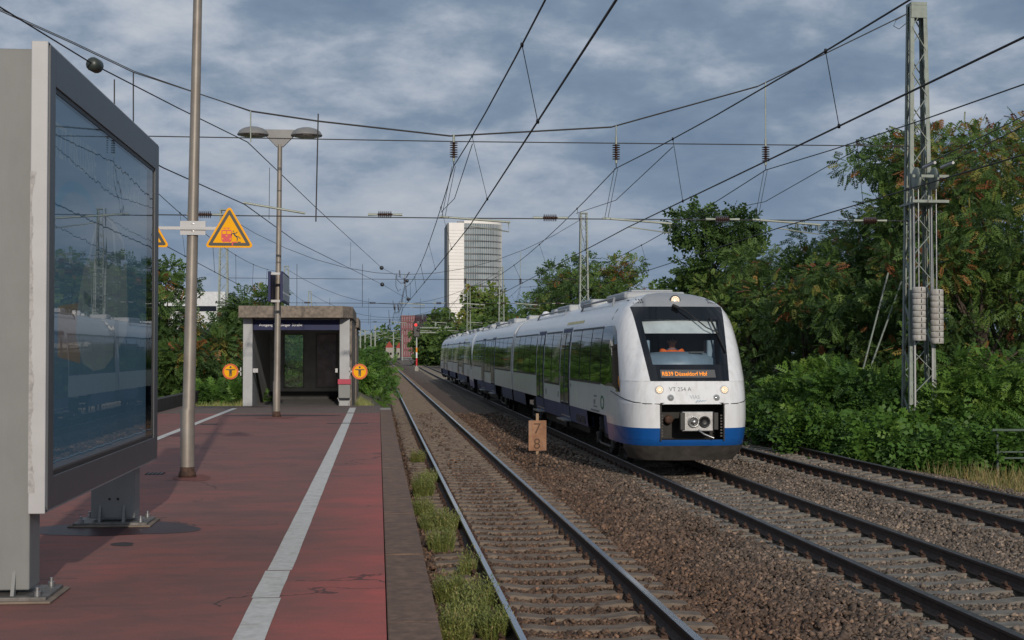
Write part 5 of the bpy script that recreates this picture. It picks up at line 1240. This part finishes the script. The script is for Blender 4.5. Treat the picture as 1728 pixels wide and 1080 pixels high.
for i in range(4): MB().cyl((x0 + i * 1.6, 31.5 - i * .15, -.6), (x0 + i * 1.6, 31.5 - i * .15, zt), .035, None, 10).build('post', RLG, rl)
for dz in (0, -.50, -.74 + .1): MB().cyl((x0 - .12 if dz == 0 else x0, 31.5, zt + dz), (x0 + 4.9, 31.05, zt + dz), .032 if dz == 0 else .024, None, 10).build('rail', RLG, rl)
# cable lying along the middle track
pts = []
for i in range(40):
    y = 12 + i * .55; pts.append((TX[1] - .7535 - .16 - .10 * max(0, math.sin(i * .28)) ** 2, y, -.17 - .03 * math.sin(i * .5) ** 2 - .02))
tag(MB().tube(pts, .014, 6).build('track_cable', SIGNK), 'black cable lying along the left rail of the middle track', 'cable')
# light signal
q = at(703, 622, 205); sg_ = thing('light_signal', (q.x, 205, -.2), 'railway light signal showing red beside the far track', 'signal')
MB().cyl((q.x, 205, -.3), (q.x, 205, 4.6), .10, None, 8).build('post', FRAMEL, sg_)
for z0, z1, mt in ((.5, 1.6, SIGNR), (1.6, 2.4, SIGNW), (2.4, 3.1, SIGNO)): MB().cyl((q.x, 204.99, z0), (q.x, 204.99, z1), .12, None, 8).build('mast_plate', mt, sg_)
hd = MB().box(q.x - .48, q.x + .48, 204.7, 205, 4.6, 6.9).build('signal_head', SIGNK, sg_, bevel=.1)
MB().lathe((q.x - .12, 204.66, 6.35), [(.16, -.03), (.16, .03)], 12, (0, -1, 0)).build('red_lamp', flat('red_lamp', (.6, 0, 0), .4, (1, .02, .02), 4), hd)
for dx, dz in ((.2, 6.35), (.2, 5.9), (.05, 5.6), (.25, 5.5)): MB().lathe((q.x + dx, 204.66, dz), [(.13, -.03), (.13, .03)], 12, (0, -1, 0)).build('dark_lamp', FRAMED, hd)
MB().box(q.x - .25, q.x + .25, 204.6, 205.4, -.4, .35).build('signal_base', COPEL, sg_)
# ------------------------------------------------------------------ far buildings and parked car
TY = 700.; tw = thing('office_tower', at(803, 590, TY), 'tall office tower with white side wall and curved glass front', 'tower')
zt = at(803, 377, TY).z; x0, x1, x2 = at(757.5, 500, TY).x, at(783, 500, TY).x, at(850, 500, TY).x
TW = M('tower_white', (.80, .78, .75), .6, var=.04, scale=.2)
wwall = MB().box(x0, x1, TY, TY + 30, -.6, zt + .3).build('white_wall', TW, tw)
nfl = 20; fh = (zt + .6 - 3) / nfl
for i in range(nfl * 2): MB().box(x0 + .1, x1 - .1, TY - .08, TY - .01, i * fh / 2 + .5, i * fh / 2 + .62).build('cladding_joint', M('joint_grey', (.55, .52, .50), .7), wwall) if i < 2 else piece(bpy.data.objects['cladding_joint'], wwall, (0, 0, (i) * fh / 2), 'cladding_joint')
MB().box(x0 - .9, x0 - .02, TY + .5, TY + 30, -.6, zt).build('dark_joint', M('tower_dark', (.08, .09, .10), .5), tw)  # dark strip along the left side of the white wall
cxt = (x1 + x2) / 2 - 1.0; wx = x2 - x1
def arcp(t, r=0.): # bulging front from x1 to x2
    a = rad(-100 + 118 * t); rx = (x2 - x1) * .86; ox = x2 - rx
    return (ox + (rx + r) * math.cos(a), TY + 12 + (11.9 + r) * math.sin(a))
tab = [arcp(t) for t in np.linspace(0, 1, 60)]; tab = [p_ for p_ in tab if p_[0] >= x1 + .02]; tab = [(x1 + .02, tab[0][1])] + tab
GT = M('tower_glass', (.13, .17, .19), .16, var=.35, scale=.12, spec=.5, c2=(.28, .33, .36)); SPD = M('tower_spandrel', (.06, .07, .08), .5)
for i in range(nfl):
    za = 3 + i * fh
    m = MB(); m.grid([[(x, y, z) for x, y in tab] for z in (za + .35, za + fh)], True); m.build('glass_band', GT, tw)
    m = MB(); m.grid([[(x, y - d, z) for x, y in tab] for d, z in ((.25, za - .1), (.25, za + .55))], True); m.build('spandrel', SPD, tw)
mu = MB()
for i in range(1, len(tab), 2): x, y = tab[i]; mu.box(x - .13, x + .13, y - .22, y - .02, 3, zt)
tag(mu.build('mullions', M('mullion_grey', (.35, .37, .38), .5), tw), kind='stuff')
m = MB(); m.grid([[(x, y - .3, z) for x, y in tab] for z in (zt, zt + 1.4)], True); m.build('parapet', TW, tw)
MB().add([(x, y, zt + 1.0) for x, y in tab] + [(x2 - 1, TY + 30, zt + 1.0), (x1, TY + 30, zt + 1.0)], [tuple(range(len(tab) + 2))]).build('roof', TW, tw)
MB().box(at(772, 372, TY + 8).x, at(828, 372, TY + 8).x, TY + 8, TY + 24, zt, at(772, 373, TY + 8).z).build('roof_house', M('roof_house_grey', (.24, .24, .24), .6), tw)
for px in (780, 792, 810): MB().box(at(px, 376, TY + 7.9).x, at(px + 9, 376, TY + 7.9).x, TY + 7.85, TY + 7.95, zt + .9, at(px, 375, TY + 8).z).build('roof_opening', SPD, tw)
# red framed office
RY = 560.; ro = thing('red_framed_office', at(700, 600, RY), 'long office block with dark red window frames left of the tower', 'building')
zr = at(690, 532, RY).z; xa, xb2 = at(677, 560, RY).x, at(700, 560, RY).x
MB().prism([(xa, RY), (xb2, RY), (at(760, 560, RY - 60).x, RY - 60), (at(764, 560, RY).x, RY + 20), (xa, RY + 30)], lambda u, v, t: (u, v, t), -.6, zr).build('wall', M('office_glass_wall', (.16, .18, .20), .3, var=.2, scale=.3), ro)
OR = M('office_red', (.20, .045, .055), .6); OG = M('office_pane', (.40, .42, .44), .15, var=.2, scale=.5)
for f in range(6):
    z0 = zr - (f + 1) * zr / 6.2
    for k2 in range(6):
        xx = xa + .05 + k2 * (xb2 - xa) / 6.0; wn = MB().box(xx, xx + (xb2 - xa) / 6 - .06, RY - .25, RY - .02, z0, z0 + zr / 6.2 - .12).build('window', OR, ro)
        MB().box(xx + .35, xx + (xb2 - xa) / 6 - .4, RY - .35, RY - .26, z0 + .45, z0 + zr / 6.2 - .5).build('pane', OG, wn)
d0 = Vector((xb2, RY)); d1 = Vector((at(760, 560, RY - 60).x, RY - 60)); dd = (d1 - d0)
for f in range(5):
    z0 = zr - 1.0 - f * zr / 5.2; m = MB()
    for k2 in range(14):
        a = d0 + dd * ((k2 + .1) / 14); b = d0 + dd * ((k2 + .45) / 14); nx = Vector((dd.y, -dd.x)).normalized() * -.1
        if nx.y > 0: nx = -nx
        m.add([(a.x + nx.x, a.y + nx.y, z0 - 2), (b.x + nx.x, b.y + nx.y, z0 - 2), (b.x + nx.x, b.y + nx.y, z0), (a.x + nx.x, a.y + nx.y, z0)], [(0, 1, 2, 3)])
    tag(m.build('side_windows', OR if f % 2 == 0 else OG, ro), kind='stuff')
# white flat building at left, houses far ahead
wb = thing('white_building', at(330, 560, 170), 'long white flat roofed building behind the left trees', 'building')
xa, xb2 = at(230, 500, 170).x, at(380, 500, 170).x; za, zb_ = -.6, at(330, 492, 170).z
MB().box(xa, xb2, 170, 190, za, zb_).build('wall', M('white_facade', (.62, .64, .66), .6), wb)
MB().box(xa + 2, xb2 - 1.0, 169.9, 169.99, zb_ - 2.3, zb_ - 1.7).build('window_band', BLACKG, wb); MB().box(xa + 2, xb2 - 1, 169.9, 169.99, zb_ - 6, zb_ - 4.5).build('window_band', BLACKG, wb)
MB().box(xa + 3, xb2 - 4, 174, 186, zb_, zb_ + .5).build('roof_storey', M('roof_storey', (.45, .46, .48), .6), wb)
RRED = M('roof_tile_red', (.32, .05, .035), .8)
for px0, px1, py, Y, lab in ((651, 663, 583, 720, 'small red roofed house at the end of the tracks'), (669, 678, 584, 760, 'second red roofed house at the end of the tracks')):
    a, b = at(px0, py, Y), at(px1, py, Y); h2 = thing('house', ((a.x + b.x) / 2, Y, -.6), lab, 'house', 'far houses')
    MB().box(a.x, b.x, Y, Y + 8, -.6, a.z - 1).build('wall', M('house_wall', (.35, .33, .30), .8), h2)
    MB().prism([(a.x - .3, a.z - 1), (b.x + .3, a.z - 1), ((a.x + b.x) / 2, a.z + 2.2)], lambda u, v, t: (u, Y + t, v), -.2, 8.2).build('roof', RRED, h2)
    for k2 in range(2): MB().box(a.x + .5 + k2 * 1.6, a.x + 1.4 + k2 * 1.6, Y - .1, Y - .01, 1.0, 2.2).build('window', BLACKG, h2)
# far wood closing the horizon
V = []; T_ = []
n = 9000; px = RNG.uniform(-60, 420, n) * 0 + RNG.uniform(-250, 420, n); Y = RNG.uniform(760, 860, n); hh = 9 + 6 * np.abs(np.sin(px * .045)) + 4 * np.sin(px * .13 + 1) ; z = RNG.random(n) ** .6 * hh
P = np.stack([px, Y, z], 1); D = RNG.normal(0, 1, (n, 3)); D[:, 1] -= .6
ob = fronds('far_wood', P, D, RNG.uniform(3.0, 5.5, n), np.clip(RNG.uniform(.1, .6, n), 0, 1), LEAF, tag(thing('far_wood_base', (0, 760, 0), None, None), None, None), 'far')
bp = ob.parent; ob.parent = None; ob.location = (0, 760, 0); bpy.data.objects.remove(bp); tag(ob, 'far wood closing the horizon beyond the tracks', 'wood', kind='stuff')
# far posts beside the distant tracks
for i, (px, Y, h) in enumerate(((600, 300, 8.6), (608, 340, 8.4), (616, 380, 8.4), (626, 430, 8.2), (633, 330, 8.6), (664, 420, 8.3), (679, 460, 8.2), (735, 290, 8.5), (717, 350, 8.4))):
    x = at(px, 590, Y).x; fp = thing('distant_mast', (x, Y, -.5), 'slim grey mast beside the distant tracks, number %s from the left of the far row' % ['one', 'two', 'three', 'four', 'five', 'six', 'seven', 'nine', 'eight'][i], 'catenary mast', 'slim masts in the far distance')
    MB().box(x - .16, x + .16, Y - .13, Y + .13, -.5, h).build('post', GALV, fp)
    s_ = 1 if px < 650 else -1; MB().beam((x, Y, 6.2), (x + s_ * 2.8, Y, 6.9), .10).beam((x, Y, 7.3), (x + s_ * 2.8, Y, 6.9), .08).build('cantilever', GALV, fp)
# gantry in the distance
gx0, gx1 = at(702, 560, 260).x, at(756, 560, 260).x
ga = thing('cable_gantry', (gx0, 260, 0), 'low grey steel gantry beams behind the red signal', 'gantry')
for z in (at(730, 553, 260).z, at(730, 561, 260).z): MB().beam((gx0, 260, z), (gx1 + 1.5, 260, z), .22).build('beam', GALV, ga)
for x in (gx0 + 5.5, gx1): MB().box(x - .12, x + .12, 259.9, 260.1, -.5, at(730, 550, 260).z).build('post', GALV, ga)
# parked car
cx, cy, cz = at(287, 668, 60).x, 60., .38
car = thing('parked_car', (cx, cy, cz), 'white hatchback parked behind the trees at the left', 'car')
m = MB(); prof = [(-2.0, .35), (-2.02, .75), (-1.85, .95), (-.95, 1.05), (-.45, 1.45), (1.0, 1.47), (1.75, 1.05), (1.98, .95), (2.02, .40), (1.9, .28), (-1.9, .28)]
m.prism(prof, lambda u, v, t: (cx + u, cy + t, cz + v), -.85, .85); m.build('body', WHITE, car, bevel=.08)
for sd in (-1, 1):
    m = MB(); m.prism([(-.88, 1.06), (-.42, 1.40), (.25, 1.41), (.25, 1.06)], lambda u, v, t: (cx + u, cy + sd * (.855 + t), cz + v), 0, .01); m.build('side_window', BLACKG, car)
    m = MB(); m.prism([(.33, 1.06), (.33, 1.41), (.95, 1.42), (1.5, 1.08)], lambda u, v, t: (cx + u, cy + sd * (.855 + t), cz + v), 0, .01); m.build('side_window', BLACKG, car)
    for wx_ in (-1.25, 1.25):
        wh = MB().lathe((cx + wx_, cy + sd * .72, cz + .31), [(.31, -.1), (.31, .1), (.30, .12), (.2, .12)], 18, (0, sd, 0)).build('wheel', FRAMED, car); MB().lathe((cx + wx_, cy + sd * .85, cz + .31), [(.19, -.02), (.19, .0), (.05, .015)], 12, (0, sd, 0)).build('rim', STEEL, wh)
    for wx_ in (-1.98, 1.94): MB().box(cx + wx_ - .05, cx + wx_ + .08, cy + sd * .55 - .18, cy + sd * .55 + .18, cz + .72, cz + .86).build('lamp', FRAMEL if wx_ < 0 else SIGNR, car)
